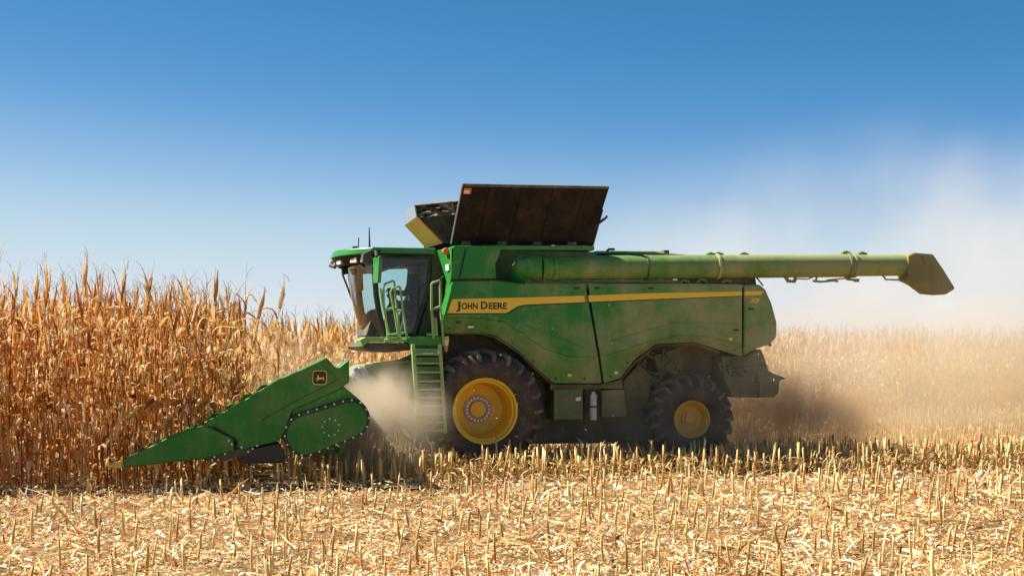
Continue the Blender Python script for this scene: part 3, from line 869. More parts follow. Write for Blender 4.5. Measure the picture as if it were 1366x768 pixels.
# raised ridge and pressed triangle on the panel
MB().tube(LL([(350, 560), (390, 538), (448, 508.5), (451, 505), (428, 485)], YH - .004), .012, 6).tube(LL([(283, 569), (312, 584), (317, 590)], YH - .03), .014, 6, 1).build("panel_crease", [M_header, M_black], hd)
# wavy worn top edge
for i in range(7):
    t0, t1 = i / 7 + .02, (i + 1) / 7 - .03
    a, b2 = L(184, 603, YH + .1).lerp(L(268, 567, YH + .1), t0), L(184, 603, YH + .1).lerp(L(268, 567, YH + .1), t1)
    MB().tube([a, a.lerp(b2, .5) + Vector((0, 0, .03)), b2], [.008, .03, .008], 8).build("ridge_guard", M_header, hd)
for i in range(4):
    t0, t1 = i / 4 + .02, (i + 1) / 4 - .06
    a, b2 = L(275, 561, YH + .1).lerp(L(362, 510, YH + .1), t0), L(275, 561, YH + .1).lerp(L(362, 510, YH + .1), t1)
    MB().tube([a, a.lerp(b2, .5) + Vector((0, 0, .02)), b2], [.008, .026, .008], 8).build("ridge_guard", M_header, hd)
hp([(390, 546), (459, 515.5), (480, 533), (490, 545), (470, 552), (402, 570), (381, 584)], YH + .06, .3, "side_sheet", M_green, .02)
# chain case: black rim, green cover, bolts
def stadium(c0, c1, r0, r1, n=14):
    d = (c1 - c0); d.y = 0; a = math.atan2(d.z, d.x)
    out = []
    for i in range(n + 1):
        t = a + math.pi / 2 + math.pi * i / n
        out.append(c0 + Vector((math.cos(t), 0, math.sin(t))) * r0)
    for i in range(n + 1):
        t = a - math.pi / 2 + math.pi * i / n
        out.append(c1 + Vector((math.cos(t), 0, math.sin(t))) * r1)
    return out
q0, q1 = L(408, 579, YH + .0), L(467, 558, YH + .0)
rim = MB().prism(stadium(q0, q1, .335, .30), .12).build("chain_case", M_black, hd, bevel=.01)
tag(rim, "rounded green chain case with a bolted black rim")
cov = stadium(q0 + Vector((.01, -.012, -.01)), q1 + Vector((.0, -.012, -.012)), .288, .255)
MB().prism(cov, .05).build("case_cover", M_header, hd, bevel=.008)
bolt_me = MB().lathe([(0, -.03), (.014, -.03), (.017, -.02), (.017, .01)], (0, 0, 0), 8).mesh("bolt", M_silver)
def bolt(p, s=1.0):
    o = bpy.data.objects.new("bolt", bolt_me); col.objects.link(o); o.parent = hd; o.location = p; o.scale = (s, s, s)
st_ = stadium(q0 + Vector((0, -.004, 0)), q1 + Vector((0, -.004, 0)), .312, .279, 40)
# even spacing round the rim
per = [0]
for i in range(len(st_)): per.append(per[-1] + (st_[(i + 1) % len(st_)] - st_[i]).length)
for k in range(24):
    s = per[-1] * k / 24
    i = max(j for j in range(len(st_)) if per[j] <= s)
    p = st_[i].lerp(st_[(i + 1) % len(st_)], (s - per[i]) / max(1e-6, per[i + 1] - per[i]))
    bolt(p)
cc = L(441, 569.5, YH - .016)
for k in range(9):
    a = 2 * math.pi * k / 9 + .3
    bolt(cc + Vector((.125 * math.cos(a), 0, .125 * math.sin(a))), .8)
for px, py in ((305, 587), (309, 592), (322, 596), (331, 602), (337, 598), (343, 594), (286, 609), (291, 613), (300, 605), (283, 613)):
    bolt(L(px, py, YH - .01))
hp([(312, 606), (331, 599), (373, 590), (380, 603), (378, 617), (322, 618)], YH + .05, .5, "skid_shoe", M_black, .02)
hp([(274, 611), (318, 598), (340, 597), (330, 606), (300, 613), (278, 615)], YH + .02, .3, "hinge_bracket", M_chop, .01)
MB().lathe([(.035, -.004), (.055, -.006), (.06, .01)], L(370, 560, YH), 20).lathe([(0, -.002), (.035, -.002), (.036, .01)], L(370, 560, YH), 20).build("plug", M_green, hd)
# badge
ec = L(426.5, 503.5, YH - .006)
es = hgt(426, 494, 513, YH) / 2
def rsq(s, r, y, n=5):
    out = []
    for qx, qz, a0 in ((1, 1, 0), (-1, 1, 90), (-1, -1, 180), (1, -1, 270)):
        for i in range(n + 1):
            a = R(a0 + 90 * i / n)
            out.append(Vector((ec.x + qx * (s - r) + r * math.cos(a), ec.y + y, ec.z + qz * (s - r) + r * math.sin(a))))
    return out
bd = MB().prism(rsq(es, es * .42, 0), .012, 0).prism(rsq(es * .9, es * .38, -.003), .01, 1)
deer = [(-.72, -.12), (-.55, .02), (-.42, .12), (-.40, .42), (-.52, .60), (-.30, .46), (-.26, .62), (-.14, .44), (-.20, .22), (-.08, .12), (.30, .12), (.52, .22), (.72, .34), (.60, .06), (.66, -.10), (.80, -.42), (.54, -.18), (.30, -.10), (.0, -.16), (-.18, -.22), (-.46, -.44), (-.62, -.40), (-.40, -.22), (-.44, -.10), (-.58, -.06)]
dv = [Vector((ec.x + x * es * .85, ec.y - .006, ec.z + z * es * .85 - .01)) for x, z in deer]
bd.prism(dv, .008, 2)
bd.build("badge", [M_stripe, M_letter, M_stripe], hd, smooth=0)

# inner dividers, one per row gap, and the trough behind them
zsn = 1.15
def inner_snout():
    mb = MB()
    xs = [-5.9, -5.3, -4.6, -4.0, -3.3]
    zz = [.34, .55, .80, 1.05, 1.18]
    ww = [.03, .16, .22, .25, .25]
    rws = []
    for x, z, w in zip(xs, zz, ww):
        rws.append([Vector((x, -w, max(.28, z * .62 - .05))), Vector((x, -w * .7, z * .9)), Vector((x, 0, z)), Vector((x, w * .7, z * .9)), Vector((x, w, max(.28, z * .62 - .05)))])
    mb.strip(rws)
    mb.add(rws[-1], [(0, 1, 2, 3, 4)])
    return mb.mesh("inner_divider", M_header, 40)
sn_me = inner_snout()
for k in range(2, 13):
    o = bpy.data.objects.new("inner_divider", sn_me)
    col.objects.link(o); o.parent = hd
    o.location = (0, YH + .1 + .76 * k, 0)
tr = MB().tube([(xa - .4, YH + .45, .72), (xa - .4, 6.9, .72)], .13, 16)
for i in range(60):
    pass
hel = [[], []]
for i in range(361):
    a = i * .25; y = YH + .5 + i * (9.0 / 361)
    hel[0].append(Vector((xa - .4 + .13 * math.cos(a), y, .72 + .13 * math.sin(a))))
    hel[1].append(Vector((xa - .4 + .27 * math.cos(a), y, .72 + .27 * math.sin(a))))
tr.strip(hel).build("cross_auger", M_dark, hd)
# dust hood and hoses rising behind the end divider
hdome = []
for j in range(7):
    a = math.pi * j / 6
    hdome.append([Vector((xa + .10 - .42 * math.cos(a), 1.0 + y, 1.28 + .42 * math.sin(a) * 1.0)) for y in (0, .6, 1.2, 2.0)])
MB().strip(hdome).build("throat_hood", M_feeder, hd, solid=.04, smooth=60)
# ------------------------------------------------------------------ driver
def driver():
    hip = L(553, 413, 2.0)
    fl_z = L(540, 444, 2.0).z
    nodes, edges, rad = [], [], []
    def nd(p, r, par=None):
        nodes.append(Vector(p)); rad.append(r)
        if par is not None: edges.append((par, len(nodes) - 1))
        return len(nodes) - 1
    x, y, z = hip
    pelvis = nd((x, y, z + .08), (.17, .14))
    waist = nd((x + .01, y, z + .25), (.15, .12), pelvis)
    chest = nd((x + .0, y, z + .45), (.19, .13), waist)
    neckb = nd((x - .02, y, z + .60), (.10, .09), chest)
    neck = nd((x - .04, y, z + .67), (.058, .058), neckb)
    h1 = nd((x - .06, y, z + .745), (.075, .085), neck)
    h2 = nd((x - .065, y, z + .83), (.085, .10), h1)
    h3 = nd((x - .055, y, z + .90), (.07, .085), h2)
    nd((x - .165, y, z + .80), (.014, .014), h2)             # nose
    hands = []
    for s in (-1, 1):
        sh = nd((x - .0, y + s * .20, z + .54), (.075, .075), chest)
        elb = nd((x - .14, y + s * .27, z + .28), (.05, .05), sh)
        wr = nd((x - .36, y + s * .19, z + .32), (.034, .034), elb)
        pm = nd((x - .43, y + s * .17, z + .34), (.036, .02), wr)
        hands.append((len(nodes) - 1, s))
        for k, ln in enumerate((.075, .085, .08, .065)):
            b = Vector((x - .455, y + s * (.145 + .018 * k), z + .345))
            a1 = nd(b, (.009, .009), pm)
            a2 = nd(b + Vector((-ln * .5, 0, .012)), (.0085, .0085), a1)
            nd(b + Vector((-ln * .62, 0, -ln * .45)), (.007, .007), a2)
        t1 = nd((x - .42, y + s * .135, z + .325), (.010, .010), pm)
        nd((x - .455, y + s * .12, z + .315), (.008, .008), t1)
        hp_ = nd((x - .02, y + s * .10, z + .06), (.10, .10), pelvis)
        kn = nd((x - .42, y + s * .14, z + .10), (.068, .068), hp_)
        an = nd((x - .52, y + s * .14, fl_z + .10), (.045, .045), kn)
        nd((x - .66, y + s * .15, fl_z + .04), (.045, .035), an)
    me = bpy.data.meshes.new("person")
    me.from_pydata(nodes, edges, [])
    me.update()
    o = bpy.data.objects.new("person", me)
    col.objects.link(o)
    sk = o.modifiers.new("skin", 'SKIN')
    if not me.skin_vertices: me.attributes.new
    bpy.context.view_layer.update()
    if not me.skin_vertices:
        bpy.context.view_layer.objects.active = o
        o.select_set(True)
        bpy.ops.mesh.customdata_skin_add()
    lay = me.skin_vertices[0].data
    for i, r in enumerate(rad): lay[i].radius = r
    lay[pelvis].use_root = True
    ss = o.modifiers.new("sub", 'SUBSURF'); ss.levels = 2; ss.render_levels = 2
    bpy.context.view_layer.update()
    m2 = bpy.data.meshes.new_from_object(o.evaluated_get(bpy.context.evaluated_depsgraph_get()))
    bpy.data.objects.remove(o)
    base = Vector((x, y, z))
    for v in m2.vertices: v.co -= base
    m2.materials.clear()
    m2.materials.append(M_navy); m2.materials.append(M_skin)
    for q in m2.polygons:
        c = q.center
        q.use_smooth = True
        q.material_index = 1 if (c.z > .645 or (c.x < -.37 and c.z > .22)) else 0
    p = bpy.data.objects.new("person", m2)
    col.objects.link(p)
    p.location = to_world(base)
    p.rotation_euler = (0, 0, TH)
    tag(p, "driver in dark work clothes and cap seated inside the harvester cab facing the header", "person")
    cap = MB()
    rows = []
    for j in range(6):
        a = math.pi / 2 * j / 5
        rows.append([Vector((-.058 + .108 * math.cos(a) * math.cos(t), .094 * math.cos(a) * math.sin(t), .86 + .095 * math.sin(a))) for t in [2 * math.pi * k / 16 for k in range(17)]])
    cap.strip(rows)
    cap.strip([[Vector((-.14 - .10 * math.sin(math.pi * k / 8) , -.075 + .15 * k / 8, .855)) for k in range(9)], [Vector((-.13, -.075 + .15 * k / 8, .868)) for k in range(9)]])
    cap.build("cap", M_black, p, smooth=60)
    ey = MB()
    for s in (-1, 1): ey.lathe([(0, -.008), (.008, -.005), (.01, 0)], (-.142, s * .032, .815), 8)
    ey.build("eye", M_black, p)
driver()

# ------------------------------------------------------------------ corn
def corn_plant(rs, h, lod=0):
    """one dried maize plant: stalk, drooping twisted leaves, a husk and a branched tassel -> verts, faces, material"""
    V, F, M = [], [], []
    def addq(vs, fs, mi):
        b = len(V); V.extend(vs); F.extend([tuple(i + b for i in q) for q in fs]); M.extend([mi] * len(fs))
    lean = np.array([rs.uniform(-.10, .10), rs.uniform(-.10, .10)])
    bend = np.array([rs.uniform(-.12, .12), rs.uniform(-.12, .12)])
    def axis(t): return np.array([*(lean * t + bend * t * t), t]) * np.array([h, h, h])
    seg = 5 if lod == 0 else 3
    nst = 7 if lod == 0 else 3
    vs, fs = [], []
    for i in range(nst + 1):
        t = i / nst * .93
        c = axis(t); r = .0165 * (1 - .72 * t)
        for k in range(seg):
            a = 2 * math.pi * k / seg
            vs.append((c[0] + r * math.cos(a), c[1] + r * math.sin(a), c[2]))
    for i in range(nst):
        for k in range(seg):
            fs.append((i * seg + k, i * seg + (k + 1) % seg, (i + 1) * seg + (k + 1) % seg, (i + 1) * seg + k))
    addq(vs, fs, 0)
    nl = 17 if lod == 0 else 10
    plane = rs.uniform(0, math.pi)
    for k in range(nl):
        t0 = .06 + .84 * (k + rs.uniform(-.2, .2)) / nl
        if t0 < .03: t0 = .03
        az = plane + (math.pi if k % 2 else 0) + rs.normal(0, .55)
        up = t0 > .68
        ln = h * (rs.uniform(.09, .22) if not up else rs.uniform(.10, .19))
        w = rs.uniform(.016, .033) * (1.25 if lod else 1.0)
        e = R(rs.uniform(60, 86)) if not up else R(rs.uniform(70, 88))
        e_end = R(rs.uniform(-102, -74)) if not up else R(rs.uniform(-80, 80))
        kink = rs.uniform(.08, .36)
        if up and rs.random() < .65:
            e_end = R(rs.uniform(25, 85)); kink = rs.uniform(.4, .8)
        n = 7 if lod == 0 else 4
        tw = rs.uniform(-1.5, 1.5); tw0 = rs.uniform(-.5, .5)
        p = axis(t0); ds = ln / n
        vs, fs = [], []
        for i in range(n + 1):
            u = i / n
            s = 1 / (1 + math.exp(-(u - kink) * 14))
            el = e + (e_end - e) * s
            azz = az + .5 * tw * u * .5
            d = np.array([math.cos(el) * math.cos(azz), math.cos(el) * math.sin(azz), math.sin(el)])
            side = np.array([-math.sin(azz), math.cos(azz), 0.0])
            nor = np.cross(d, side)
            a = tw0 + tw * u
            sd = side * math.cos(a) + nor * math.sin(a)
            nn = nor * math.cos(a) - side * math.sin(a)
            ww = w * (0.55 + .6 * math.sin(math.pi * min(1, u * 1.15 + .12))) * (1 - u ** 3 * .95)
            cr = rs.uniform(-.006, .006)
            if lod == 0:
                vs += [tuple(p - sd * ww + nn * (ww * .55 + cr)), tuple(p), tuple(p + sd * ww + nn * (ww * .55 - cr))]
            else:
                vs += [tuple(p - sd * ww), tuple(p + sd * ww)]
            p = p + d * ds
        m = 3 if lod == 0 else 2
        for i in range(n):
            for j in range(m - 1):
                fs.append((i * m + j, i * m + j + 1, (i + 1) * m + j + 1, (i + 1) * m + j))
        addq(vs, fs, 0)
    # husk covered ear, hanging
    for q in range(1 if lod else rs.integers(1, 3)):
        t0 = rs.uniform(.36, .5); c = axis(t0); az = rs.uniform(0, 6.28); dn = rs.uniform(-1.0, .4)
        d = np.array([math.cos(az) * .5, math.sin(az) * .5, dn]); d /= np.linalg.norm(d)
        sgm = 6
        sd = np.array([-math.sin(az), math.cos(az), 0]); nn = np.cross(d, sd)
        vs, fs = [], []
        for i, (u, r) in enumerate(((0, .012), (.25, .036), (.6, .034), (.85, .018), (1.1, .004))):
            for k in range(sgm):
                a = 6.283 * k / sgm
                vs.append(tuple(c + d * u * .24 + (sd * math.cos(a) + nn * math.sin(a)) * r))
        for i in range(4):
            for k in range(sgm): fs.append((i * sgm + k, i * sgm + (k + 1) % sgm, (i + 1) * sgm + (k + 1) % sgm, (i + 1) * sgm + k))
        addq(vs, fs, 0)
    # tassel
    top = axis(.90); tp2 = axis(1.0)
    nb = rs.integers(1, 5) if lod == 0 else rs.integers(0, 3)
    for k in range(nb):
        az = rs.uniform(0, 6.28); spread = rs.uniform(.1, .75) if k else .05
        b = top + (tp2 - top) * rs.uniform(.2, .9) if k else top
        ln = h * rs.uniform(.05, .11) if k else h * rs.uniform(.09, .18)
        vs, fs = [], []
        p = np.array(b); d = np.array([math.cos(az) * spread, math.sin(az) * spread, 1.0]); d /= np.linalg.norm(d)
        wv = np.array([-math.sin(az), math.cos(az), 0]) * (.0048 if lod == 0 else .008)
        w2 = np.cross(d, wv)
        drp = rs.uniform(.0, .9)
        for i in range(4):
            f = 1 - i * .22
            vs += [tuple(p + wv * f), tuple(p - wv * .5 * f + w2 * .87 * f), tuple(p - wv * .5 * f - w2 * .87 * f)]
            p = p + d * ln / 3
            d = d + np.array([math.cos(az) * drp * .4, math.sin(az) * drp * .4, -drp * .45]); d /= np.linalg.norm(d)
        for i in range(3):
            for j in range(3): fs.append((i * 3 + j, i * 3 + (j + 1) % 3, i * 3 + 3 + (j + 1) % 3, i * 3 + 3 + j))
        addq(vs, fs, 1)
    return np.array(V, dtype=np.float32), F, np.array(M, dtype=np.int32)

def np_mesh(name, V, loops, starts, totals, mats, mi=None, smooth=True):
    me = bpy.data.meshes.new(name)
    me.vertices.add(len(V)); me.vertices.foreach_set("co", np.ascontiguousarray(V, dtype=np.float32).ravel())
    me.loops.add(len(loops)); me.loops.foreach_set("vertex_index", np.asarray(loops, dtype=np.int32))
    me.polygons.add(len(starts)); me.polygons.foreach_set("loop_start", np.asarray(starts, dtype=np.int32))
    if mi is not None: me.polygons.foreach_set("material_index", np.asarray(mi, dtype=np.int32))
    if smooth: me.polygons.foreach_set("use_smooth", np.ones(len(starts), dtype=bool))
    for m in mats: me.materials.append(m)
    me.update(calc_edges=True)
    return me

def scatter(name, variants, places, mats):
    """many copies of quad-only variants in ONE mesh; places: x, y, z, rot, scale, variant"""
    Vs, Fs, Ms = [], [], []
    off = 0
    for (x, y, z, r, s, k) in places:
        V, F, M = variants[int(k)]
        c, sn = math.cos(r), math.sin(r)
        W = np.empty_like(V)
        W[:, 0] = (V[:, 0] * c - V[:, 1] * sn) * s + x
        W[:, 1] = (V[:, 0] * sn + V[:, 1] * c) * s + y
        W[:, 2] = V[:, 2] * s + z
        Vs.append(W); Fs.append(F + off); Ms.append(M); off += len(V)
    V = np.concatenate(Vs); F = np.concatenate(Fs); M = np.concatenate(Ms)
    n = len(F)
    me = np_mesh(name, V, F.ravel(), np.arange(n) * 4, None, mats, M)
    o = bpy.data.objects.new(name, me)
    col.objects.link(o)
    return o

rs = np.random.default_rng(5)
near_var = []
for i in range(12):
    V, F, M = corn_plant(rs, rs.uniform(2.95, 3.40))
    near_var.append((V, np.array(F, dtype=np.int32), M))
near_me = [np_mesh("corn_plant", V, F.ravel(), np.arange(len(F)) * 4, None, [M_corn, M_tassel], M) for V, F, M in near_var]
far_var = []
for i in range(14):
    V, F, M = corn_plant(rs, rs.uniform(2.40, 2.78), 1)
    far_var.append((V, np.array(F, dtype=np.int32), M))

def px_of(w):
    d = w[1] + 24.0
    return CX + F_PX * w[0] / d, HY - F_PX * (w[2] - 2.1) / d, d

# standing rows in front of the header: rows run along the machine's own x
x_end = L(326, 480, YH + .2).x
cand = []
for r in range(12):
    yl = YH + .42 + r * .76
    x = x_end + rs.uniform(-.45, .15)
    while x > x_end - 14:
        w = to_world((x + rs.normal(0, .02), yl + rs.normal(0, .04), 0))
        cand.append((w.x, w.y, w.z))
        x -= rs.uniform(.10, .17) if r < 4 else rs.uniform(.13, .20)
inv = []
rest = []
for c in cand:
    px, py, d = px_of(c)
    (inv if px > -25 else rest).append((d, c))
inv.sort(key=lambda t: t[0])
CORN_LABEL = "tall dried brown corn plant standing in the uncut rows ahead of the header"
for k, (d, c) in enumerate(inv[:300]):
    o = bpy.data.objects.new("corn_plant", near_me[rs.integers(0, len(near_me))])
    col.objects.link(o)
    o.location = c
    o.rotation_euler = (0, 0, rs.uniform(0, 6.28))
    s = rs.uniform(.87, 1.05); o.scale = (s, s, s)
    tag(o, CORN_LABEL, "corn plant", "standing corn plants ahead of the header")
rest = [c for d, c in inv[300:]] + [c for d, c in rest]
if rest:
    o = scatter("standing_corn", near_var, [(c[0], c[1], 0, rs.uniform(0, 6.28), rs.uniform(.93, 1.05), rs.integers(0, len(near_var))) for c in rest], [M_corn, M_tassel])
    tag(o, "deeper rows of dried brown corn left of the harvester", "corn", kind="stuff")

# far block of corn behind: its front edge runs away to the right
e0 = np.array([(400 - CX) * 31 / F_PX, 31 - 24.0]); e1_ = np.array([(1200 - CX) * 44 / F_PX, 44 - 24.0])
dr = (e1_ - e0) / np.linalg.norm(e1_ - e0); nr = np.array([-dr[1], dr[0]])
pl = []
for r in range(9):
    s = -14.0
    while s < 42:
        p = e0 + dr * (s + rs.normal(0, .03)) + nr * (r * .76 + rs.normal(0, .05))
        px, py, d = px_of((p[0], p[1], 0))
        if -60 < px < 1480:
            pl.append((p[0], p[1], 0, rs.uniform(0, 6.28), rs.uniform(.94, 1.04) * (1.07 if px < 520 else 1), rs.integers(0, len(far_var))))
        s += rs.uniform(.10, .17)
o = scatter("corn_field", far_var, pl, [M_farcorn, M_tassel])
tag(o, "far block of dried corn behind the harvester, dust haze painted into its paler colour", "corn field", kind="stuff")

# ------------------------------------------------------------------ stubble
def stub(rs, h):
    V, F, M = [], [], []
    def addq(vs, fs, mi=0):
        b = len(V); V.extend(vs); F.extend([tuple(i + b for i in q) for q in fs]); M.extend([mi] * len(fs))
    lx, ly = rs.normal(0, .10), rs.normal(0, .10)
    seg = 6
    vs, fs = [], []
    rr = rs.uniform(.011, .0165)
    for i, t in enumerate((-.1, .33, .36, .66, 1.0, 1.0)):
        r = rr * (1.15 - .25 * t) * (1.22 if i in (2,) else 1)
        if i == 5: r *= .35
        for k in range(seg):
            a = 6.283 * k / seg
            jag = (rs.uniform(-.03, .03) if i == 4 else 0) - (.02 if i == 5 else 0)
            vs.append((lx * h * t + r * math.cos(a), ly * h * t + r * math.sin(a), h * t + jag))
    for i in range(5):
        for k in range(seg): fs.append((i * seg + k, i * seg + (k + 1) % seg, (i + 1) * seg + (k + 1) % seg, (i + 1) * seg + k))
    addq(vs, fs)
    for q in range(rs.integers(0, 3)):           # torn sheath leaves
        t0 = rs.uniform(.3, .95); az = rs.uniform(0, 6.28); ln = rs.uniform(.05, .16); w = rs.uniform(.006, .015)
        el = R(rs.uniform(20, 80)); de = R(rs.uniform(-120, -10))
        p = np.array([lx * h * t0, ly * h * t0, h * t0]); vs, fs = [], []
        for i in range(5):
            e = el + de * i / 4
            d = np.array([math.cos(e) * math.cos(az), math.cos(e) * math.sin(az), math.sin(e)])
            sd = np.array([-math.sin(az), math.cos(az), 0]) * w * (1 - i / 5)
            vs += [tuple(p - sd), tuple(p + sd)]; p = p + d * ln / 4
        for i in range(4): fs.append((2 * i, 2 * i + 1, 2 * i + 3, 2 * i + 2))
        addq(vs, fs, 1)
    return np.array(V, dtype=np.float32), np.array(F, dtype=np.int32), np.array(M, dtype=np.int32)
stub_var = [stub(rs, rs.uniform(.20, .36)) for i in range(16)]
stub_me = [np_mesh("stubble_stalk", V, F.ravel(), np.arange(len(F)) * 4, None, [M_stub, M_litter], M) for V, F, M in stub_var]
sp_ = []
r = -16
while True:
    yl = YH + .42 + r * .76
    if yl > 26: break
    x = -14.0
    keep = .50 if yl < -6 else .62 if yl < -2.4 else .86
    while x < 22:
        x += rs.uniform(.07, .15) if YH + .2 < yl < 0 else rs.uniform(.10, .18) if yl < 6 and yl > 0 else rs.uniform(.13, .21)
        if rs.random() > keep: continue
        w = to_world((x + rs.normal(0, .015), yl + rs.normal(0, .045), 0))
        if x < x_end + .5 and yl > YH + .2 and yl < 7: continue            # still standing
        px, py, d = px_of(w)
        if d < 11.0 or px < -330 or px > 1700: continue
        q = np.array([w.x, w.y]) - e0
        if np.dot(q, nr) > -.3: continue
        if x < .4 and YH - 1.3 < yl < YH + .3 and rs.random() < .85: continue
        # not inside the tyres or under the skid
        lx, ly = x, yl
        if -1.1 < lx < 1.1 and -.15 < ly < .95: continue
        if cR.x - .7 < lx < cR.x + .7 and .2 < ly < 1.1: continue
        sp_.append((d, px, py, w.x, w.y, YH + .2 < yl < -.1))
    r += 1
sp_.sort(key=lambda t: t[0])
ind, rest = [], []
for t in sp_:
    (ind if len(ind) < 300 and 0 <= t[1] <= 1366 and t[2] < 790 else rest).append(t)
for t in ind:
    o = bpy.data.objects.new("stubble_stalk", stub_me[rs.integers(0, len(stub_me))])
    col.objects.link(o)
    o.location = (t[3], t[4], 0)
    o.rotation_euler = (rs.normal(0, .07), rs.normal(0, .07), rs.uniform(0, 6.28))
    s = rs.uniform(.6, 1.05) * (1.5 if t[5] else 1); o.scale = (s, s, s)
    tag(o, "cut corn stalk standing upright in the pale husk litter of the foreground rows", "corn stubble", "cut corn stalks in the foreground rows")
o = scatter("corn_stubble", stub_var, [(t[3], t[4], 0, rs.uniform(0, 6.28), rs.uniform(1.1, 1.75) if t[5] else rs.uniform(.8, 1.2), rs.integers(0, 16)) for t in rest], [M_stub, M_litter])
tag(o, "rows of cut corn stubble around the harvester wheels", "corn stubble", kind="stuff")

# ------------------------------------------------------------------ husk litter
def strips(n, pos, ln, wd, zc, tilt, curl, nseg=3, az=None):
    """n curved leaf strips as one quad mesh"""
    az = rs.uniform(0, 6.283, n) if az is None else az
    el0 = rs.normal(0, tilt, n); tw = rs.normal(0, .9, n); roll = rs.normal(0, .5, n)
    cu = rs.normal(0, curl, n); bendz = rs.normal(0, curl, n)
    P = np.stack([pos[:, 0], pos[:, 1], zc], 1)
    V = np.empty((n, (nseg + 1) * 2, 3), dtype=np.float32)
    for i in range(nseg + 1):
        u = i / nseg
        a = az + cu * u; e = el0 + bendz * (u - .5)
        d = np.stack([np.cos(e) * np.cos(a), np.cos(e) * np.sin(a), np.sin(e)], 1)
        side = np.stack([-np.sin(a), np.cos(a), np.zeros(n)], 1)
        up = np.cross(d, side)
        t = roll + tw * u
        sd = side * np.cos(t)[:, None] + up * np.sin(t)[:, None]
        ww = (wd * (.35 + .65 * math.sin(math.pi * (u * .8 + .15))))[:, None]
        V[:, 2 * i] = P - sd * ww; V[:, 2 * i + 1] = P + sd * ww
        P = P + d * (ln / nseg)[:, None]
    k = (nseg + 1) * 2
    base = (np.arange(n) * k)[:, None, None]
    q = np.array([[2 * i, 2 * i + 1, 2 * i + 3, 2 * i + 2] for i in range(nseg)])[None]
    F = (base + q).reshape(-1, 4)
    return V.reshape(-1, 3), F

def litter_points(n):
    """points on the visible ground, denser near the camera"""
    d = 10.6 / (1 - rs.random(n) * (1 - 10.6 / 46.0))        # pdf ~ 1/d^2 : even in picture height
    px = rs.uniform(-330, 1696, n)
    return np.stack([(px - CX) * d / F_PX, d - 24.0], 1), d
n1 = 240000
pos, d = litter_points(n1)
# the litter lies in drifts: thinner where the waves cancel
wv = sum(np.sin(pos[:, 0] * a + pos[:, 1] * b_ + c_) for a, b_, c_ in ((1.3, 2.1, .3), (-2.2, 1.4, 1.7), (3.1, 3.7, 4.0), (.7, -3.3, 2.2), (5.3, -1.2, 5.1)))
kp = rs.random(n1) < np.clip(.62 + wv * .16, .18, 1)
pos, d = pos[kp], d[kp]; n1 = len(d)
ln = np.clip(rs.lognormal(-2.85, .7, n1), .02, .5) * np.clip(d / 17, .8, 1.5)
wd = np.clip(rs.lognormal(-4.95, .55, n1), .003, .024) * np.clip(d / 17, .8, 1.6)
zc = rs.random(n1) ** 2 * .07 + .004
tl = np.where(rs.random(n1) < .3, .65, .2)
V, F = strips(n1, pos, ln, wd, zc, tl, .8)
V[:, 2] = np.maximum(V[:, 2], .003 + rs.random(len(V)) * .004)
me = np_mesh("husk_litter", V, F.ravel(), np.arange(len(F)) * 4, None, [M_litter], None)
o = bpy.data.objects.new("husk_litter", me); col.objects.link(o)
tag(o, "pale shredded husks and leaves covering the ground", "crop litter", kind="stuff")
# broken stalks lying about
n2 = 1500
pos, d = litter_points(n2)
V, F = strips(n2, pos, rs.uniform(.2, .6, n2), rs.uniform(.008, .013, n2), rs.uniform(.02, .08, n2), .15, .25, 4)
Vv, Ff = V, F
nh = 520
ph, dh = litter_points(nh)
V2, F2 = strips(nh, ph, rs.uniform(.14, .36, nh), rs.uniform(.012, .034, nh), rs.uniform(.02, .08, nh), .3, 1.3, 7)
V2[:, 2] = np.maximum(V2[:, 2], .008)
me = np_mesh("loose_husks", V2, F2.ravel(), np.arange(len(F2)) * 4, None, [M_litter], None)
o = bpy.data.objects.new("loose_husks", me); col.objects.link(o)
tag(o, "larger pale husks and leaf blades lying on the litter", "crop litter", kind="stuff")
Vv[:, 2] = np.maximum(Vv[:, 2], .006)
me = np_mesh("broken_stalks", Vv, Ff.ravel(), np.arange(len(Ff)) * 4, None, [M_stub], None)
o = bpy.data.objects.new("broken_stalks", me); col.objects.link(o)
tag(o, "broken stalks and large dry leaves lying on the cut ground", "crop litter", kind="stuff")

# torn leaves caught upright between the stalks beside the machine
n5 = 9000
lx5 = rs.uniform(-1.2, 16, n5); ly5 = YH + .42 + .76 * rs.integers(0, 4, n5) + rs.normal(0, .12, n5)
W5 = np.array([tuple(to_world((a, b_, 0))) for a, b_ in zip(lx5, ly5)])
V, F = strips(n5, W5[:, :2], rs.uniform(.08, .26, n5), rs.uniform(.005, .014, n5), rs.uniform(.02, .30, n5), .8, 1.3, 4)
V[:, 2] = np.maximum(V[:, 2], .006)
me = np_mesh("torn_leaves", V, F.ravel(), np.arange(len(F)) * 4, None, [M_stub], None)
o = bpy.data.objects.new("torn_leaves", me); col.objects.link(o)
tag(o, "torn dry leaves caught between the stubble beside the harvester", "crop litter", kind="stuff")

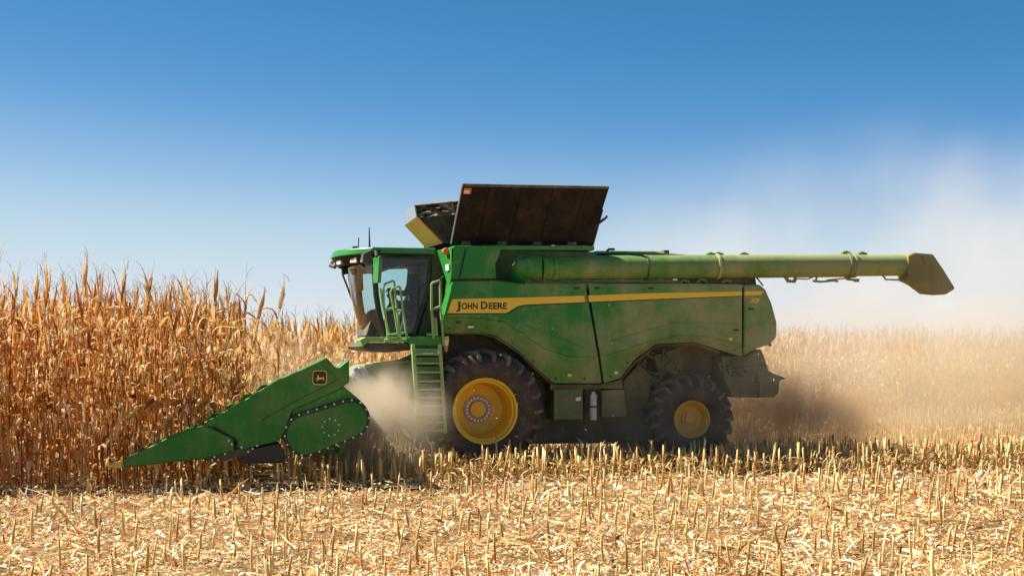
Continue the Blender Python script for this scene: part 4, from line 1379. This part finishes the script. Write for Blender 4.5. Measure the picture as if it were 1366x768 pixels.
# chaff in the air round the machine
n3 = 800
lx = np.concatenate([rs.uniform(-3.2, 5.2, 200), rs.uniform(4.2, 9.5, 600)])
ly = np.concatenate([rs.uniform(-.9, -.05, 200), rs.uniform(-.6, 4, 600)])
lz = np.concatenate([rs.random(200) ** 1.8 * 2.6 + .2, rs.random(600) ** 1.8 * 2.0 + .2])
W = np.array([tuple(to_world((a, b, c))) for a, b, c in zip(lx, ly, lz)])
V, F = strips(n3, W[:, :2], rs.uniform(.015, .06, n3), rs.uniform(.0025, .008, n3), W[:, 2], .9, 1.2)
me = np_mesh("flying_chaff", V, F.ravel(), np.arange(len(F)) * 4, None, [M_litter], None)
o = bpy.data.objects.new("flying_chaff", me); col.objects.link(o)
tag(o, "bits of pale chaff flying round the harvester", "chaff", kind="stuff")

# ------------------------------------------------------------------ dust hanging in the air
def dust(center, radii, density, label, nscale=1.0, lo=.38, hi=.75, power=1.0, color=(.86, .74, .58), rz=0.0, aniso=.25, seed=0.0):
    bm = bmesh.new()
    bmesh.ops.create_icosphere(bm, subdivisions=3, radius=1.0)
    me = bpy.data.meshes.new("dust_cloud"); bm.to_mesh(me); bm.free()
    o = bpy.data.objects.new("dust_cloud", me); col.objects.link(o)
    o.location = center; o.scale = radii; o.rotation_euler = (0, 0, rz)
    m = bpy.data.materials.new("hanging dust"); m.use_nodes = True
    nt = m.node_tree
    nt.nodes.remove(nt.nodes["Principled BSDF"])
    vol = N(nt, "ShaderNodeVolumePrincipled")
    vol.inputs["Color"].default_value = (*color, 1)
    vol.inputs["Anisotropy"].default_value = aniso
    tc = N(nt, "ShaderNodeTexCoord")
    ln_ = N(nt, "ShaderNodeVectorMath", operation='LENGTH'); nt.links.new(tc.outputs["Object"], ln_.inputs[0])
    fall = N(nt, "ShaderNodeMapRange", interpolation_type='SMOOTHSTEP')
    fall.inputs[1].default_value = 1.0; fall.inputs[2].default_value = .15
    nt.links.new(ln_.outputs["Value"], fall.inputs[0])
    mp = N(nt, "ShaderNodeMapping"); mp.inputs["Scale"].default_value = [r * nscale for r in radii]; mp.inputs["Location"].default_value = (seed, seed * 1.7, seed * .6)
    nt.links.new(tc.outputs["Object"], mp.inputs[0])
    nz = N(nt, "ShaderNodeTexNoise"); nz.inputs["Scale"].default_value = 1.0; nz.inputs["Detail"].default_value = 3.0; nz.inputs["Roughness"].default_value = .55
    nt.links.new(mp.outputs[0], nz.inputs["Vector"])
    mr = N(nt, "ShaderNodeMapRange", interpolation_type='SMOOTHSTEP')
    mr.inputs[1].default_value = lo; mr.inputs[2].default_value = hi
    nt.links.new(nz.outputs["Fac"], mr.inputs[0])
    f = mathn(nt, 'MULTIPLY', mathn(nt, 'POWER', fall.outputs[0], power), mr.outputs[0])
    nt.links.new(mathn(nt, 'MULTIPLY', f, density), vol.inputs["Density"])
    nt.links.new(vol.outputs[0], nt.nodes["Material Output"].inputs["Volume"])
    me.materials.append(m)
    tag(o, label, "dust cloud", kind="stuff")
    return o
if DUST_ON:
    dust(to_world((-2.0, -.15, .8)), (1.6, 1.4, 1.35), 3.6, "sunlit dust hanging between the header and the front wheel", 1.5, .34, .64, color=(.90, .78, .58))
    dust(to_world((-3.3, 3.2, 1.5)), (2.0, 2.6, 1.3), .18, "thin dust lifting off the header in front of the corn", 1.0, .3, .72, color=(.88, .75, .54))
    dust(to_world((3.0, .25, 1.1)), (4.6, 1.5, 2.6), .33, "thin dust veil drifting along the side of the harvester", .9, .38, .68, color=(.86, .72, .50))
    dust(to_world((2.5, -.05, .45)), (3.6, .9, .8), .45, "low pinkish dust blown about the wheels", 1.6, .34, .66, color=(.86, .74, .58))
    dust(to_world((9.8, 2.6, .9)), (7.6, 4.2, 2.8), .40, "low tan dust rolling out behind the harvester", .6, .34, .66, color=(.92, .70, .40))
    dust(to_world((5.9, 1.6, .6)), (2.7, 1.9, 1.4), 1.5, "dust behind the rear wheel, its brown colour painting the shadow there", 1.0, .30, .66, color=(.66, .40, .21))  # browner than the other clouds to paint the harvester's shadow
    dust((12.6, 12.0, 3.2), (13.0, 8.0, 5.6), .20, "tall pale plume of dust rising into the sky on the right", .26, .36, .68, color=(.93, .90, .86), aniso=.1)
